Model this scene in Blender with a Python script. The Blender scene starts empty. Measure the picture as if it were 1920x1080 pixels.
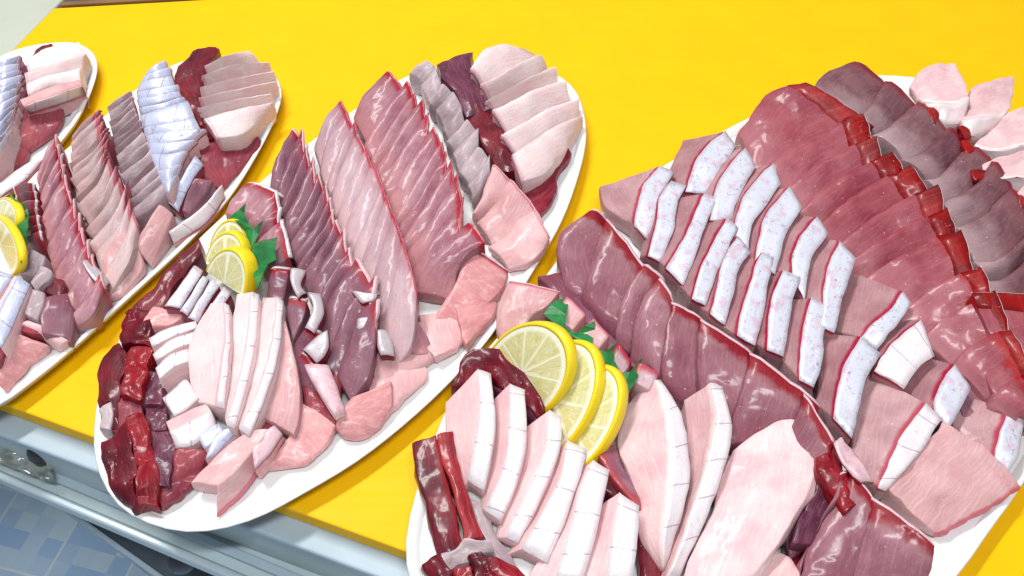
import bpy, bmesh, math, random
from mathutils import Vector, noise, Matrix
random.seed(7)
S = bpy.context.scene
# ------------------------------------------------------------------ camera
PITCH = math.radians(52); HF = math.radians(56); CH = 0.5
cam = bpy.data.cameras.new('camera'); camo = bpy.data.objects.new('camera', cam)
S.collection.objects.link(camo); S.camera = camo
camo.location = (0, 0, CH); camo.rotation_euler = (math.pi / 2 - PITCH, 0, 0)
cam.angle = HF; cam.clip_start = 0.01; cam.clip_end = 50
# ------------------------------------------------------------------ world and lamps (indoor shop light)
W = bpy.data.worlds.new('World'); S.world = W; W.use_nodes = True
W.node_tree.nodes['Background'].inputs[0].default_value = (0.86, 0.93, 1.0, 1)
W.node_tree.nodes['Background'].inputs[1].default_value = 0.34
def area(name, loc, target, sx, sy, power, col):
    l = bpy.data.lights.new(name, 'AREA'); l.shape = 'RECTANGLE'; l.size = sx; l.size_y = sy
    l.energy = power; l.color = col
    o = bpy.data.objects.new(name, l); S.collection.objects.link(o); o.location = loc
    o.rotation_euler = (Vector(target) - Vector(loc)).to_track_quat('-Z', 'Y').to_euler(); return o
area('ceiling_lamp', (-0.55, 0.95, 1.75), (0.05, 0.35, 0), 1.0, 0.14, 34, (1.0, 0.985, 0.96))
area('shop_lamp', (0.1, -0.25, 1.7), (0.05, 0.3, 0), 0.7, 0.07, 19, (0.95, 0.98, 1.0))
S.view_settings.view_transform = 'Standard'; S.view_settings.look = 'None'
S.view_settings.exposure = 0.0; S.view_settings.gamma = 1; S.view_settings.use_curve_mapping = False
S.cycles.max_bounces = 6; S.cycles.diffuse_bounces = 3

# ------------------------------------------------------------------ helpers
F = 960 / math.tan(HF / 2)
fwd = Vector((0, math.cos(PITCH), -math.sin(PITCH))); upv = Vector((0, math.sin(PITCH), math.cos(PITCH)))
def un(u, v, z_mm=0.0):
    z = z_mm / 1000.0
    d = fwd * F + Vector((1, 0, 0)) * (u - 960) + upv * (540 - v)
    return Vector((0, 0, CH)) + d * ((CH - z) / -d.z)
ZF = {1: (0, 60, 3.176), 2: (0, 300, 2.348), 3: (160, 440, 1.894), 4: (400, 320, 2.0), 5: (560, 70, 2.204),
      6: (740, 500, 1.862), 7: (1020, 220, 2.455), 8: (1340, 90, 2.634), 9: (1140, 540, 2.0), 10: (1440, 460, 1.742),
      11: (0, 720, 2.4), 'A': (0, 320, 2.4545), 'B': (740, 880, 3.429), 'C': (1640, 60, 2.0), 'D': (360, 200, 3.0),
      'E': (0, 740, 3.1765), 0: (0, 0, 1.0)}
def q(Z, pts):
    x, y, s = ZF[Z]
    return [(x + p[0] / s, y + p[1] / s) for p in pts]
def lerp(a, b, t): return a + (b - a) * t
def ipl(vals, t):
    """piecewise linear over 0..1"""
    if not isinstance(vals, (list, tuple)): return float(vals)
    n = len(vals) - 1
    if n == 0: return float(vals[0])
    f = max(0, min(n - 1e-6, t * n)); i = int(f); return lerp(vals[i], vals[i + 1], f - i)
def smooth(P, n, closed=False):
    """Catmull-Rom through P, n+1 samples (n if closed)"""
    m = len(P)
    if m == 1: return [P[0].copy() for _ in range(n + 1)]
    out = []; seg = m if closed else m - 1
    L = [0]
    for i in range(seg): L.append(L[-1] + max(1e-6, (P[(i + 1) % m] - P[i]).length))
    cnt = n if closed else n + 1
    for k in range(cnt):
        s = L[-1] * k / n; i = 0
        while i < seg - 1 and L[i + 1] < s: i += 1
        t = (s - L[i]) / (L[i + 1] - L[i])
        if closed: a, b, c, d = P[(i - 1) % m], P[i], P[(i + 1) % m], P[(i + 2) % m]
        else:
            b, c = P[i], P[i + 1]
            a = P[i - 1] if i > 0 else b * 2 - c
            d = P[i + 2] if i + 2 < m else c * 2 - b
        out.append(0.5 * ((2 * b) + (c - a) * t + (2 * a - 5 * b + 4 * c - d) * t * t + (3 * b - a - 3 * c + d) * t ** 3))
    return out
def nz(p, sc, seed=0): return noise.noise(Vector((p.x * sc + seed * 7.3, p.y * sc - seed * 3.1, p.z * sc + seed)))
def tag(o, label=None, cat=None, group=None, kind=None):
    if label:
        n = len(label.split())
        assert 4 <= n <= 16, (n, label)
        o['label'] = label
    if cat: o['category'] = cat
    if group: o['group'] = group
    if kind: o['kind'] = kind
def link(name, verts, faces, mat, parent=None, origin=None, smoothed=True, attr=None, uvs=None, lenf=None):
    me = bpy.data.meshes.new(name)
    if origin is None: origin = Vector((0, 0, 0))
    me.from_pydata([tuple(v - origin) for v in verts], [], faces); me.update()
    if smoothed:
        for p in me.polygons: p.use_smooth = True
    if attr is not None:
        a = me.attributes.new('dskin', 'FLOAT', 'POINT')
        a.data.foreach_set('value', attr)
    if lenf is not None:
        a = me.attributes.new('lenf', 'FLOAT', 'POINT'); a.data.foreach_set('value', lenf)
    if uvs is not None:
        ul = me.uv_layers.new(name='UVMap')
        for l in me.loops: ul.data[l.index].uv = uvs[l.vertex_index]
    me.materials.append(mat)
    bm = bmesh.new(); bm.from_mesh(me); bmesh.ops.recalc_face_normals(bm, faces=bm.faces); bm.to_mesh(me); bm.free()
    o = bpy.data.objects.new(name, me); S.collection.objects.link(o)
    if parent: o.parent = parent
    else: o.location = origin
    return o
def bevel(o, w, seg=2, ang=35):
    m = o.modifiers.new('bevel', 'BEVEL'); m.width = w; m.segments = seg; m.limit_method = 'ANGLE'
    m.angle_limit = math.radians(ang); m.harden_normals = False; m.use_clamp_overlap = True

# ------------------------------------------------------------------ materials
class NT:
    def __init__(s, name):
        s.m = bpy.data.materials.new(name); s.m.use_nodes = True; s.t = s.m.node_tree
        s.b = s.t.nodes['Principled BSDF']
    def n(s, typ, **kw):
        x = s.t.nodes.new(typ)
        for k, v in kw.items():
            if k.startswith('i_'):
                key = k[2:]; key = int(key) if key.isdigit() else key
                x.inputs[key].default_value = v
            else: setattr(x, k, v)
        return x
    def l(s, a, b): s.t.links.new(a, b)
    def math(s, op, a, b=None, clamp=False):
        x = s.n('ShaderNodeMath', operation=op, use_clamp=clamp)
        for i, v in enumerate((a, b)):
            if v is None: continue
            if isinstance(v, (int, float)): x.inputs[i].default_value = v
            else: s.l(v, x.inputs[i])
        return x.outputs[0]
    def mix(s, fac, a, b):
        x = s.n('ShaderNodeMix', data_type='RGBA')
        for i, v in ((0, fac), (6, a), (7, b)):
            if isinstance(v, (int, float)): x.inputs[i].default_value = v
            elif isinstance(v, tuple): x.inputs[i].default_value = (*v, 1)
            else: s.l(v, x.inputs[i])
        return x.outputs[2]
    def ramp(s, f, lo, hi):
        x = s.n('ShaderNodeMapRange', interpolation_type='SMOOTHSTEP', i_1=lo, i_2=hi); s.l(f, x.inputs[0]); return x.outputs[0]
    def vec(s, src, scale):
        x = s.n('ShaderNodeMapping'); x.inputs['Scale'].default_value = scale; s.l(src, x.inputs[0]); return x.outputs[0]
    def noise(s, v, sc, det=3, rough=.5, dist=0):
        x = s.n('ShaderNodeTexNoise', i_Scale=sc, i_Detail=det, i_Roughness=rough, i_Distortion=dist); s.l(v, x.inputs['Vector']); return x.outputs['Fac']
    def coords(s):
        tc = s.n('ShaderNodeTexCoord'); oi = s.n('ShaderNodeObjectInfo')
        add = s.n('ShaderNodeVectorMath', operation='MULTIPLY_ADD')
        cmb = s.n('ShaderNodeCombineXYZ')
        for i in range(3): s.l(oi.outputs['Random'], cmb.inputs[i])
        s.l(tc.outputs['Object'], add.inputs[0]); add.inputs[1].default_value = (1, 1, 1)
        s.l(cmb.outputs[0], add.inputs[2])
        return add.outputs[0], tc.outputs['UV'], oi.outputs['Random']
    def bump(s, h, strength, dist=0.001, prev=None):
        x = s.n('ShaderNodeBump', i_Strength=strength, i_Distance=dist); s.l(h, x.inputs['Height'])
        if prev is not None: s.l(prev, x.inputs['Normal'])
        return x.outputs[0]

def flesh(name, base, dark, rim=None, rimw=3, rimf=2, fib=.35, fibc=None, sss=.2, rough=.32, spots=0, fscale=(60, 700, 1), wet=.35, head=None, tail=None):
    """cut fish flesh: mottled base, fibre lines, bloodline colour near the skin side (dskin in mm)"""
    t = NT(name); ob, uv, rnd = t.coords()
    big = t.ramp(t.noise(ob, 55, 3), .3, .72)
    c = t.mix(big, base, dark)
    fb = t.noise(t.vec(uv, fscale), 1.0, 3, .6, .3)
    fbr = t.ramp(fb, .46, .66)
    fibc = fibc or tuple(min(1, x * 1.25 + .08) for x in base)
    c = t.mix(t.math('MULTIPLY', fbr, fib * .8), c, fibc)
    # fine veins
    wv = t.noise(ob, 260, 4, .6, 1.5)
    c = t.mix(t.math('MULTIPLY', t.ramp(wv, .56, .72), .3), c, tuple(x * .7 for x in dark))
    if head or tail:
        lf = t.math('ADD', t.n('ShaderNodeAttribute', attribute_name='lenf').outputs['Fac'], t.math('MULTIPLY', t.math('SUBTRACT', t.noise(ob, 70, 2), .5), .5))
        if tail: c = t.mix(t.math('MULTIPLY', t.ramp(lf, .5, 1.0), .75), c, tail)
        if head: c = t.mix(t.math('MULTIPLY', t.math('SUBTRACT', 1.0, t.ramp(lf, .0, .38)), .7), c, head)
    # tiny pale flecks: fat, with its glitter painted into the colour
    fl_ = t.ramp(t.noise(ob, 700, 2, .6), .66, .72); pt = t.ramp(t.noise(ob, 90, 2), .5, .62)
    c = t.mix(t.math('MULTIPLY', t.math('MULTIPLY', fl_, pt), .55), c, (.8, .68, .7))
    if rim:
        at = t.n('ShaderNodeAttribute', attribute_name='dskin').outputs['Fac']
        wob = t.math('MULTIPLY', t.math('SUBTRACT', t.noise(ob, 170, 3), .5), rimw * 1.3)
        d = t.math('ADD', at, wob)
        f = t.math('SUBTRACT', 1.0, t.ramp(d, rimw * .55, rimw * rimf))
        c = t.mix(t.math('MULTIPLY', f, .93), c, rim)
    hs = t.n('ShaderNodeHueSaturation'); t.l(c, hs.inputs['Color'])
    t.l(t.math('ADD', t.math('MULTIPLY', rnd, .28), .84), hs.inputs['Value'])
    t.l(t.math('ADD', t.math('MULTIPLY', rnd, -.18), 1.13), hs.inputs['Saturation'])
    t.l(hs.outputs[0], t.b.inputs['Base Color'])
    t.b.inputs['Subsurface Weight'].default_value = sss
    t.b.inputs['Subsurface Radius'].default_value = (1.0, .35, .3); t.b.inputs['Subsurface Scale'].default_value = .004
    rr = t.noise(ob, 120, 3)
    t.l(t.math('ADD', t.math('MULTIPLY', rr, .3), rough + .08), t.b.inputs['Roughness'])
    t.b.inputs['Coat Weight'].default_value = wet * .42; t.b.inputs['Coat Roughness'].default_value = .19; t.b.inputs['Coat IOR'].default_value = 1.45; t.b.inputs['Specular IOR Level'].default_value = .22
    b1 = t.bump(t.noise(ob, 420, 4, .65), .35, .0012)
    b2 = t.bump(fb, .45, .0006, b1)
    t.l(b2, t.b.inputs['Normal'])
    cb = t.bump(t.noise(t.vec(ob, (1, 1, 1)), 95, 1.3, .5, .3), .30, .0034); t.l(cb, t.b.inputs['Coat Normal'])
    return t.m
def skin(name, base, speck, spot=.5, pink=(.7, .35, .42), pk=.25, rough=.3, cuts=True, metal=.1):
    t = NT(name); ob, uv, rnd = t.coords()
    c = t.mix(t.math('MULTIPLY', t.ramp(t.noise(ob, 150, 3), .5, .68), pk), base, pink)
    vo = t.n('ShaderNodeTexNoise', i_Scale=520, i_Detail=3, i_Roughness=.6, i_Distortion=1.2); t.l(t.vec(ob, (1, .7, 1)), vo.inputs['Vector'])
    sp = t.ramp(vo.outputs['Fac'], .56, .64)
    patch = t.ramp(t.noise(ob, 120, 2), .38, .6)
    c = t.mix(t.math('MULTIPLY', t.math('MULTIPLY', sp, patch), spot), c, speck)
    if cuts:
        sx = t.n('ShaderNodeSeparateXYZ'); t.l(uv, sx.inputs[0])
        w = t.math('ADD', t.math('MULTIPLY', sx.outputs[0], 44), t.math('MULTIPLY', rnd, 3))
        w = t.math('ADD', w, t.math('MULTIPLY', sx.outputs[1], 16)); w = t.math('ADD', w, t.math('MULTIPLY', t.noise(ob, 18, 1), .5))
        fr = t.math('FRACT', w)
        ln = t.math('LESS_THAN', fr, .035)
        c = t.mix(t.math('MULTIPLY', ln, .5), c, (.22, .12, .15))
    t.l(c, t.b.inputs['Base Color'])
    t.b.inputs['Roughness'].default_value = rough; t.b.inputs['Metallic'].default_value = metal
    t.b.inputs['Coat Weight'].default_value = .3; t.b.inputs['Coat Roughness'].default_value = .15
    t.b.inputs['Subsurface Weight'].default_value = .1; t.b.inputs['Subsurface Scale'].default_value = .003
    t.l(t.bump(t.noise(ob, 500, 4, .7), .4, .0008), t.b.inputs['Normal'])
    return t.m
M = {
 'pale':  flesh('pale_flesh', (.82, .68, .67), (.76, .56, .57), rim=(.80, .42, .46), rimw=1.2, fib=.5, fibc=(.9, .78, .78), sss=.25, wet=.45),
 'palecut': flesh('pale_cut_flesh', (.80, .56, .56), (.74, .47, .49), rim=None, fib=.35, sss=.3, wet=.2),
 'leaf':  flesh('pale_leaf_flesh', (.72, .51, .51), (.62, .37, .39), rim=(.8, .62, .6), rimw=2, fib=.3, sss=.3, wet=.65),
 'grey':  flesh('grey_flesh', (.50, .34, .37), (.40, .25, .29), rim=(.40, .035, .06), rimw=2.6, fib=.5, fibc=(.62, .47, .49), wet=.7, head=(.36, .16, .19), tail=(.58, .38, .39)),
 'pinkgrey': flesh('pink_grey_flesh', (.43, .23, .26), (.30, .11, .15), rim=(.34, .02, .035), rimw=3.2, fib=.45, fibc=(.58, .38, .42), wet=.8, head=(.30, .09, .12), tail=(.52, .24, .25)),
 'mauve': flesh('mauve_flesh', (.23, .10, .135), (.15, .05, .08), rim=(.30, .02, .03), rimw=3, fib=.35, fibc=(.40, .22, .27), wet=.9, rough=.28, head=(.26, .07, .10), tail=(.27, .12, .15)),
 'ridge': flesh('ridge_flesh', (.33, .145, .175), (.24, .085, .115), rim=(.24, .006, .014), rimw=6.5, rimf=1.5, fib=.35, fibc=(.50, .31, .34), wet=.9, rough=.28, head=(.38, .20, .21), tail=(.26, .09, .12)),
 'taupe': flesh('taupe_flesh', (.46, .27, .28), (.36, .18, .20), rim=(.36, .02, .05), rimw=2.2, rimf=1.8, fib=.25, wet=.5),
 'rose':  flesh('rose_flesh', (.35, .095, .115), (.25, .045, .065), rim=(.33, .006, .008), rimw=11, rimf=1.25, fib=.25, fibc=(.50, .22, .24), wet=.9, rough=.24, sss=.3, tail=(.42, .17, .19)),
 'dusk':  flesh('dusky_flesh', (.21, .09, .10), (.13, .045, .06), rim=(.20, .01, .02), rimw=4, fib=.3, fibc=(.38, .24, .25), wet=.8, rough=.28, head=(.20, .06, .07), tail=(.40, .28, .29)),
 'red':   flesh('dark_red_meat', (.17, .008, .018), (.07, .004, .010), rim=(.24, .015, .02), rimw=2, fib=.3, fibc=(.34, .06, .08), wet=1.0, rough=.25, sss=.15),
 'redbright': flesh('bright_red_meat', (.30, .012, .022), (.17, .006, .012), rim=(.34, .03, .03), rimw=2, fib=.4, fibc=(.45, .10, .11), wet=1.0, rough=.25, sss=.2),
 'purple': flesh('purple_meat', (.15, .04, .065), (.08, .02, .04), rim=None, fib=.4, fibc=(.32, .16, .24), wet=.8, rough=.2, sss=.15),
 'salmon': flesh('salmon_pink_flesh', (.66, .33, .33), (.58, .25, .26), rim=(.34, .04, .06), rimw=1.5, fib=.5, fibc=(.8, .50, .48), wet=.7, sss=.35, fscale=(300, 120, 1)),
 'blush': flesh('blush_flesh', (.68, .41, .41), (.6, .33, .34), rim=(.6, .16, .2), rimw=1.2, fib=.45, fibc=(.8, .62, .62), wet=.6, sss=.3),
 'beige': flesh('beige_flesh', (.52, .39, .385), (.45, .30, .31), rim=(.42, .08, .11), rimw=2.5, rimf=2, fib=.5, fibc=(.68, .56, .56), wet=.35, sss=.25, tail=(.66, .46, .44), head=(.46, .32, .33)),
 'glassy': flesh('glassy_grey_flesh', (.46, .37, .385), (.38, .28, .31), rim=None, fib=.5, fibc=(.66, .6, .62), wet=.6, rough=.22, sss=.3),
 'rosecut': flesh('dark_rose_flesh', (.30, .05, .065), (.20, .025, .045), rim=(.2, .008, .015), rimw=3, fib=.3, fibc=(.45, .16, .18), wet=.7, sss=.25),
 'bloodmeat': flesh('blood_red_meat', (.30, .012, .012), (.17, .005, .008), rim=None, fib=.25, fibc=(.5, .12, .1), wet=.8, rough=.2, sss=.25),
 's_white': skin('white_skin', (.78, .71, .73), (.5, .36, .42), .35, (.85, .55, .62), .25),
 's_plain': skin('smooth_pale_skin', (.80, .66, .66), (.5, .4, .45), .2, (.80, .45, .5), .3, cuts=False),
 's_silver': skin('silver_skin', (.64, .64, .72), (.30, .22, .32), .7, (.62, .38, .48), .6, cuts=False, metal=.15),
 's_silvercut': skin('scored_silver_skin', (.54, .57, .74), (.25, .25, .33), .8, (.6, .55, .7), .25, metal=.15),
 's_red': skin('red_rim_skin', (.45, .10, .13), (.2, .01, .02), .5, (.65, .34, .38), .6, cuts=False, metal=0),
 's_pale': skin('pink_skin', (.68, .46, .50), (.4, .1, .14), .4, (.55, .2, .25), .4, cuts=False, metal=0),
 's_grey': skin('grey_skin', (.52, .46, .49), (.4, .3, .33), .3, (.6, .38, .42), .3, cuts=False, metal=.1),
 's_core': skin('red_core', (.5, .02, .03), (.3, .01, .01), .3, (.6, .2, .2), .3, cuts=False, metal=0),
}
def plain(name, col, rough=.5, bumpsc=None, bs=.1, var=.0, metal=0, coat=0, nsc=30):
    t = NT(name); ob, uv, rnd = t.coords()
    c = t.mix(t.ramp(t.noise(ob, nsc, 4), .3, .7), col, tuple(x * (1 - var) for x in col))
    t.l(c, t.b.inputs['Base Color']); t.b.inputs['Roughness'].default_value = rough; t.b.inputs['Metallic'].default_value = metal
    t.b.inputs['Coat Weight'].default_value = coat
    if bumpsc: t.l(t.bump(t.noise(ob, bumpsc, 4, .6), bs, .001), t.b.inputs['Normal'])
    return t.m
# ================================================================== the setting
def prism(name, poly, z0, z1, mat, parent=None, bev=0):
    """poly: world xy list; z in mm"""
    n = len(poly); V = [Vector((p[0], p[1], z0 / 1000)) for p in poly] + [Vector((p[0], p[1], z1 / 1000)) for p in poly]
    Fc = [list(range(n)), list(range(n, 2 * n))] + [[i, (i + 1) % n, n + (i + 1) % n, n + i] for i in range(n)]
    o = link(name, V, Fc, mat, parent, smoothed=False)
    if bev: bevel(o, bev, 3)
    return o
MY = plain('yellow_board', (.86, .475, .001), .5, 900, .12, .05)
MY.node_tree.nodes['Principled BSDF'].inputs['Specular IOR Level'].default_value = .15
def board_marks(m):
    nt = m.node_tree; P = nt.nodes['Principled BSDF']; tc = nt.nodes.new('ShaderNodeTexCoord')
    mp_ = nt.nodes.new('ShaderNodeMapping'); mp_.inputs['Scale'].default_value = (9, 160, 1); mp_.inputs['Rotation'].default_value = (0, 0, .5)
    n1_ = nt.nodes.new('ShaderNodeTexNoise'); n1_.inputs['Scale'].default_value = 1; n1_.inputs['Detail'].default_value = 5
    r1 = nt.nodes.new('ShaderNodeMapRange'); r1.inputs[1].default_value = .35; r1.inputs[2].default_value = .75; r1.inputs[3].default_value = .46; r1.inputs[4].default_value = .6
    nt.links.new(tc.outputs['Object'], mp_.inputs[0]); nt.links.new(mp_.outputs[0], n1_.inputs['Vector']); nt.links.new(n1_.outputs['Fac'], r1.inputs[0]); nt.links.new(r1.outputs[0], P.inputs['Roughness'])
board_marks(MY)
MSTEEL = plain('brushed_steel', (.40, .49, .56), .62, 300, .1, .12, metal=.1)
MSTEEL2 = plain('shelf_steel', (.50, .60, .62), .6, 300, .08, .10, metal=.1)
MDK = plain('shade_grey', (.10, .12, .14), .5, var=.3)  # dark tone for the shade below the shelf
MRUB = plain('black_rubber', (.03, .032, .04), .35, var=.3)
MCREAM = plain('cream_laminate', (.46, .49, .41), .5, var=.06)
MWOOD = plain('pale_wood', (.55, .45, .30), .6, 200, .2, .35)
MBROWN = plain('brown_trim', (.22, .12, .05), .6, var=.3)
a = un(12, 760); b = un(779, 1041)
fd = (b - a); fd.z = 0; fd.normalize(); fn = Vector((fd.y, -fd.x, 0))      # along the front edge / outward
if fn.y > 0: fn = -fn
lb = un(100, 15); la = un(5, 112); ld = (la - lb).normalized()
def isect(p, d, r, e):
    k = d.x * e.y - d.y * e.x; t = ((r.x - p.x) * e.y - (r.y - p.y) * e.x) / k; return p + d * t
FL = isect(a, fd, lb, ld)
if (FL - lb).dot(ld) < 0 or (FL - lb).length > 2: FL = a - fd * .35
bk = (un(400, -2) - lb).normalized()
BR = lb + bk * 1.9; FR = a + fd * 1.6
board = prism('counter_board', [(FL.x, FL.y), (FR.x, FR.y), (BR.x, BR.y), (lb.x, lb.y)], -13, 0, MY, bev=.0012)
tag(board, 'bright yellow plastic board covering the counter under the four fish platters', 'board')
# steel counter carrying the board
def fp(s, o): p = a + fd * s + fn * o; return (p.x, p.y)
cn = bpy.data.objects.new('steel_counter', None); S.collection.objects.link(cn); cn.location = (*fp(.2, 0), -.3)
tag(cn, 'pale blue grey steel counter ledge running under the front of the yellow board', 'counter')
def cprism(name, poly, z0, z1, mat, bev=.001):
    o = prism(name, poly, z0, z1, mat, None, bev); o.parent = cn; o.matrix_parent_inverse = Matrix.Translation(-Vector(cn.location)); return o
cprism('top_panel', [fp(-.6, .014), fp(1.6, .014), fp(1.6, -.30), fp(-.6, -.30)], -20, -13.2, MSTEEL, .002)
cprism('front_panel', [fp(-.6, .010), fp(1.6, .010), fp(1.6, .004), fp(-.6, .004)], -62, -20.2, MSTEEL2)
le0 = un(25, 891, -60); le1 = un(479, 1085, -60); ledd = (le1 - le0).normalized()
LA = le0 - ledd * .02; LB = le0 + ledd * 1.6
sh_in0 = fp(-.05, -.05); sh_in1 = fp(1.6, -.05)
cprism('lower_shelf', [(LA.x, LA.y), (LB.x, LB.y), sh_in1, sh_in0], -66, -62.2, MSTEEL2, .001)
ln = Vector((ledd.y, -ledd.x, 0)); ln = ln if ln.y < 0 else -ln
def lp(p, o): r = p + ln * o; return (r.x, r.y)
cprism('lip', [lp(LA, .001), lp(LB, .001), lp(LB, .006), lp(LA, .006)], -69, -58, plain('lip_steel', (.55, .64, .68), .3, metal=.3), .0015)
cprism('lip', [lp(LA, -.012), lp(LB, -.012), lp(LB, -.006), lp(LA, -.006)], -61.9, -58, MSTEEL, .0012)
g0, g1, g2, g3 = (un(*p, -150) for p in ((60, 905), (330, 1110), (620, 1110), (60, 880)))
cprism('gap_shade', [(g0.x, g0.y), (g1.x, g1.y), (g2.x, g2.y), (g3.x, g3.y)], -170, -150, MDK, .002)  # dark slab standing in for the shaded gap under the shelf lip
g0, g1, g2, g3 = (un(*p, -140) for p in ((90, 935), (330, 1110), (350, 1110), (90, 925)))
cprism('brace_rail', [(g0.x, g0.y), (g1.x, g1.y), (g2.x, g2.y), (g3.x, g3.y)], -149.8, -140, MSTEEL, .001)
# rubber feet (rounded) on the ledge
def blob(name, c, r, sx, sy, sz, mat, parent=None, rot=0, nseed=0, amp=0, rings=10, segs=20):
    V = []; Fc = []
    for i in range(rings + 1):
        th = math.pi * i / rings
        for j in range(segs):
            ph = 2 * math.pi * j / segs
            v = Vector((math.sin(th) * math.cos(ph) * sx, math.sin(th) * math.sin(ph) * sy, math.cos(th) * sz)) * r
            v.rotate(Matrix.Rotation(rot, 3, 'Z'))
            v *= 1 + amp * nz(v, 3 / r, nseed); V.append(v + c)
    for i in range(rings):
        for j in range(segs):
            Fc.append([i * segs + j, i * segs + (j + 1) % segs, (i + 1) * segs + (j + 1) % segs, (i + 1) * segs + j])
    return link(name, V, Fc, mat, parent, origin=c)
for (u, v, z, lb_) in ((80, 848, -42, 'dark rounded rubber foot on the steel shelf below the second platter'),
                       (341, 1052, -100, 'small dark rounded rubber foot under the shelf lip at the bottom edge')):
    c = un(u, v, z); k = blob('rubber_foot', c, .0075 if z > -60 else .008, 1.2, .9, 1.6, MRUB, rot=.5)
    tag(k, lb_, 'foot', 'rubber feet under the counter')
# crumpled clear bag at the left end of the shelf
bg = []; bf = []
for i in range(15):
    for j in range(13):
        u = lerp(-60, 100, i / 14); v = lerp(792 + .3 * (u), 868 + .38 * u, j / 12)
        z = -50 + 7 * nz(Vector((u / 40, v / 40, 0)), 1.6, 3) + 5 * nz(Vector((u / 40, v / 40, 1)), 4, 5)
        bg.append(un(u, v, z))
for i in range(14):
    for j in range(12): bf.append([i * 13 + j, (i + 1) * 13 + j, (i + 1) * 13 + j + 1, i * 13 + j + 1])
bag = link('plastic_bag', bg, bf, plain('bag_film', (.32, .36, .34), .12, 150, .6, .5, coat=.8, nsc=90))
sm = bag.modifiers.new('thick', 'SOLIDIFY'); sm.thickness = .0008
tag(bag, 'crumpled grey green plastic sheet stuffed at the left end of the shelf', 'plastic sheet')
# floor tiles
tm = NT('blue_floor_tiles'); tcn = tm.n('ShaderNodeTexCoord')
mp = tm.n('ShaderNodeMapping'); mp.inputs['Rotation'].default_value = (0, 0, -math.atan2(*((un(*q('E', [(70, 970)])[0], -750) - un(*q('E', [(270, 640)])[0], -750)).yx))); tm.l(tcn.outputs['Object'], mp.inputs[0])
sn = tm.n('ShaderNodeVectorMath', operation='SNAP'); tm.l(mp.outputs[0], sn.inputs[0]); sn.inputs[1].default_value = (.026, .026, 9)
wn = tm.n('ShaderNodeTexWhiteNoise'); tm.l(sn.outputs[0], wn.inputs[0])
c = tm.mix(wn.outputs[0], (.42, .62, .93), (.70, .86, .97))
sx = tm.n('ShaderNodeSeparateXYZ'); tm.l(mp.outputs[0], sx.inputs[0])
for k, per in ((0, 9.615), (1, 9.615)):
    fr = tm.math('FRACT', tm.math('MULTIPLY', sx.outputs[k], per)); c = tm.mix(tm.math('MULTIPLY', tm.math('LESS_THAN', fr, .035), .75), c, (.95, .97, .98))
c = tm.mix(tm.math('MULTIPLY', tm.noise(mp.outputs[0], 22, 4), .35), c, (.45, .55, .72))
tm.l(c, tm.b.inputs['Base Color']); tm.b.inputs['Roughness'].default_value = .35
fl = prism('floor', [(-4, -3), (4, -3), (4, 4), (-4, 4)], -760, -750, tm.m); tag(fl, kind='structure')
# pale worktop to the left of the board and timber strip behind
n1 = Vector((-ld.y, ld.x, 0)); n1 = n1 if n1.x < 0 else -n1
w0 = lb - ld * .9 + n1 * .004; w1 = lb + ld * .75 + n1 * .004
wt = prism('side_worktop', [(w0.x, w0.y), (w1.x, w1.y), (w1.x + n1.x * .8, w1.y + n1.y * .8), (w0.x + n1.x * .8, w0.y + n1.y * .8)], -40, -4, MCREAM, bev=.002)
tag(wt, 'pale cream worktop beyond the left edge of the yellow board', 'worktop')
bn = Vector((-bk.y, bk.x, 0)); bn = bn if bn.y > 0 else -bn
def bp(s, o): p = lb + bk * s + bn * o; return (p.x, p.y)
rl = prism('timber_strip', [bp(.006, .001), bp(1.9, .001), bp(1.9, .006), bp(.006, .006)], -30, 2, MBROWN, bev=.001)
tag(rl, 'thin brown timber strip behind the back edge of the yellow board', 'strip')
rl = prism('back_shelf', [bp(.018, .0075), bp(1.9, .0075), bp(1.9, .5), bp(.018, .5)], -30, 6, MWOOD, bev=.002)
tag(rl, 'pale wooden shelf behind the yellow board at the top left', 'shelf')

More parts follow.
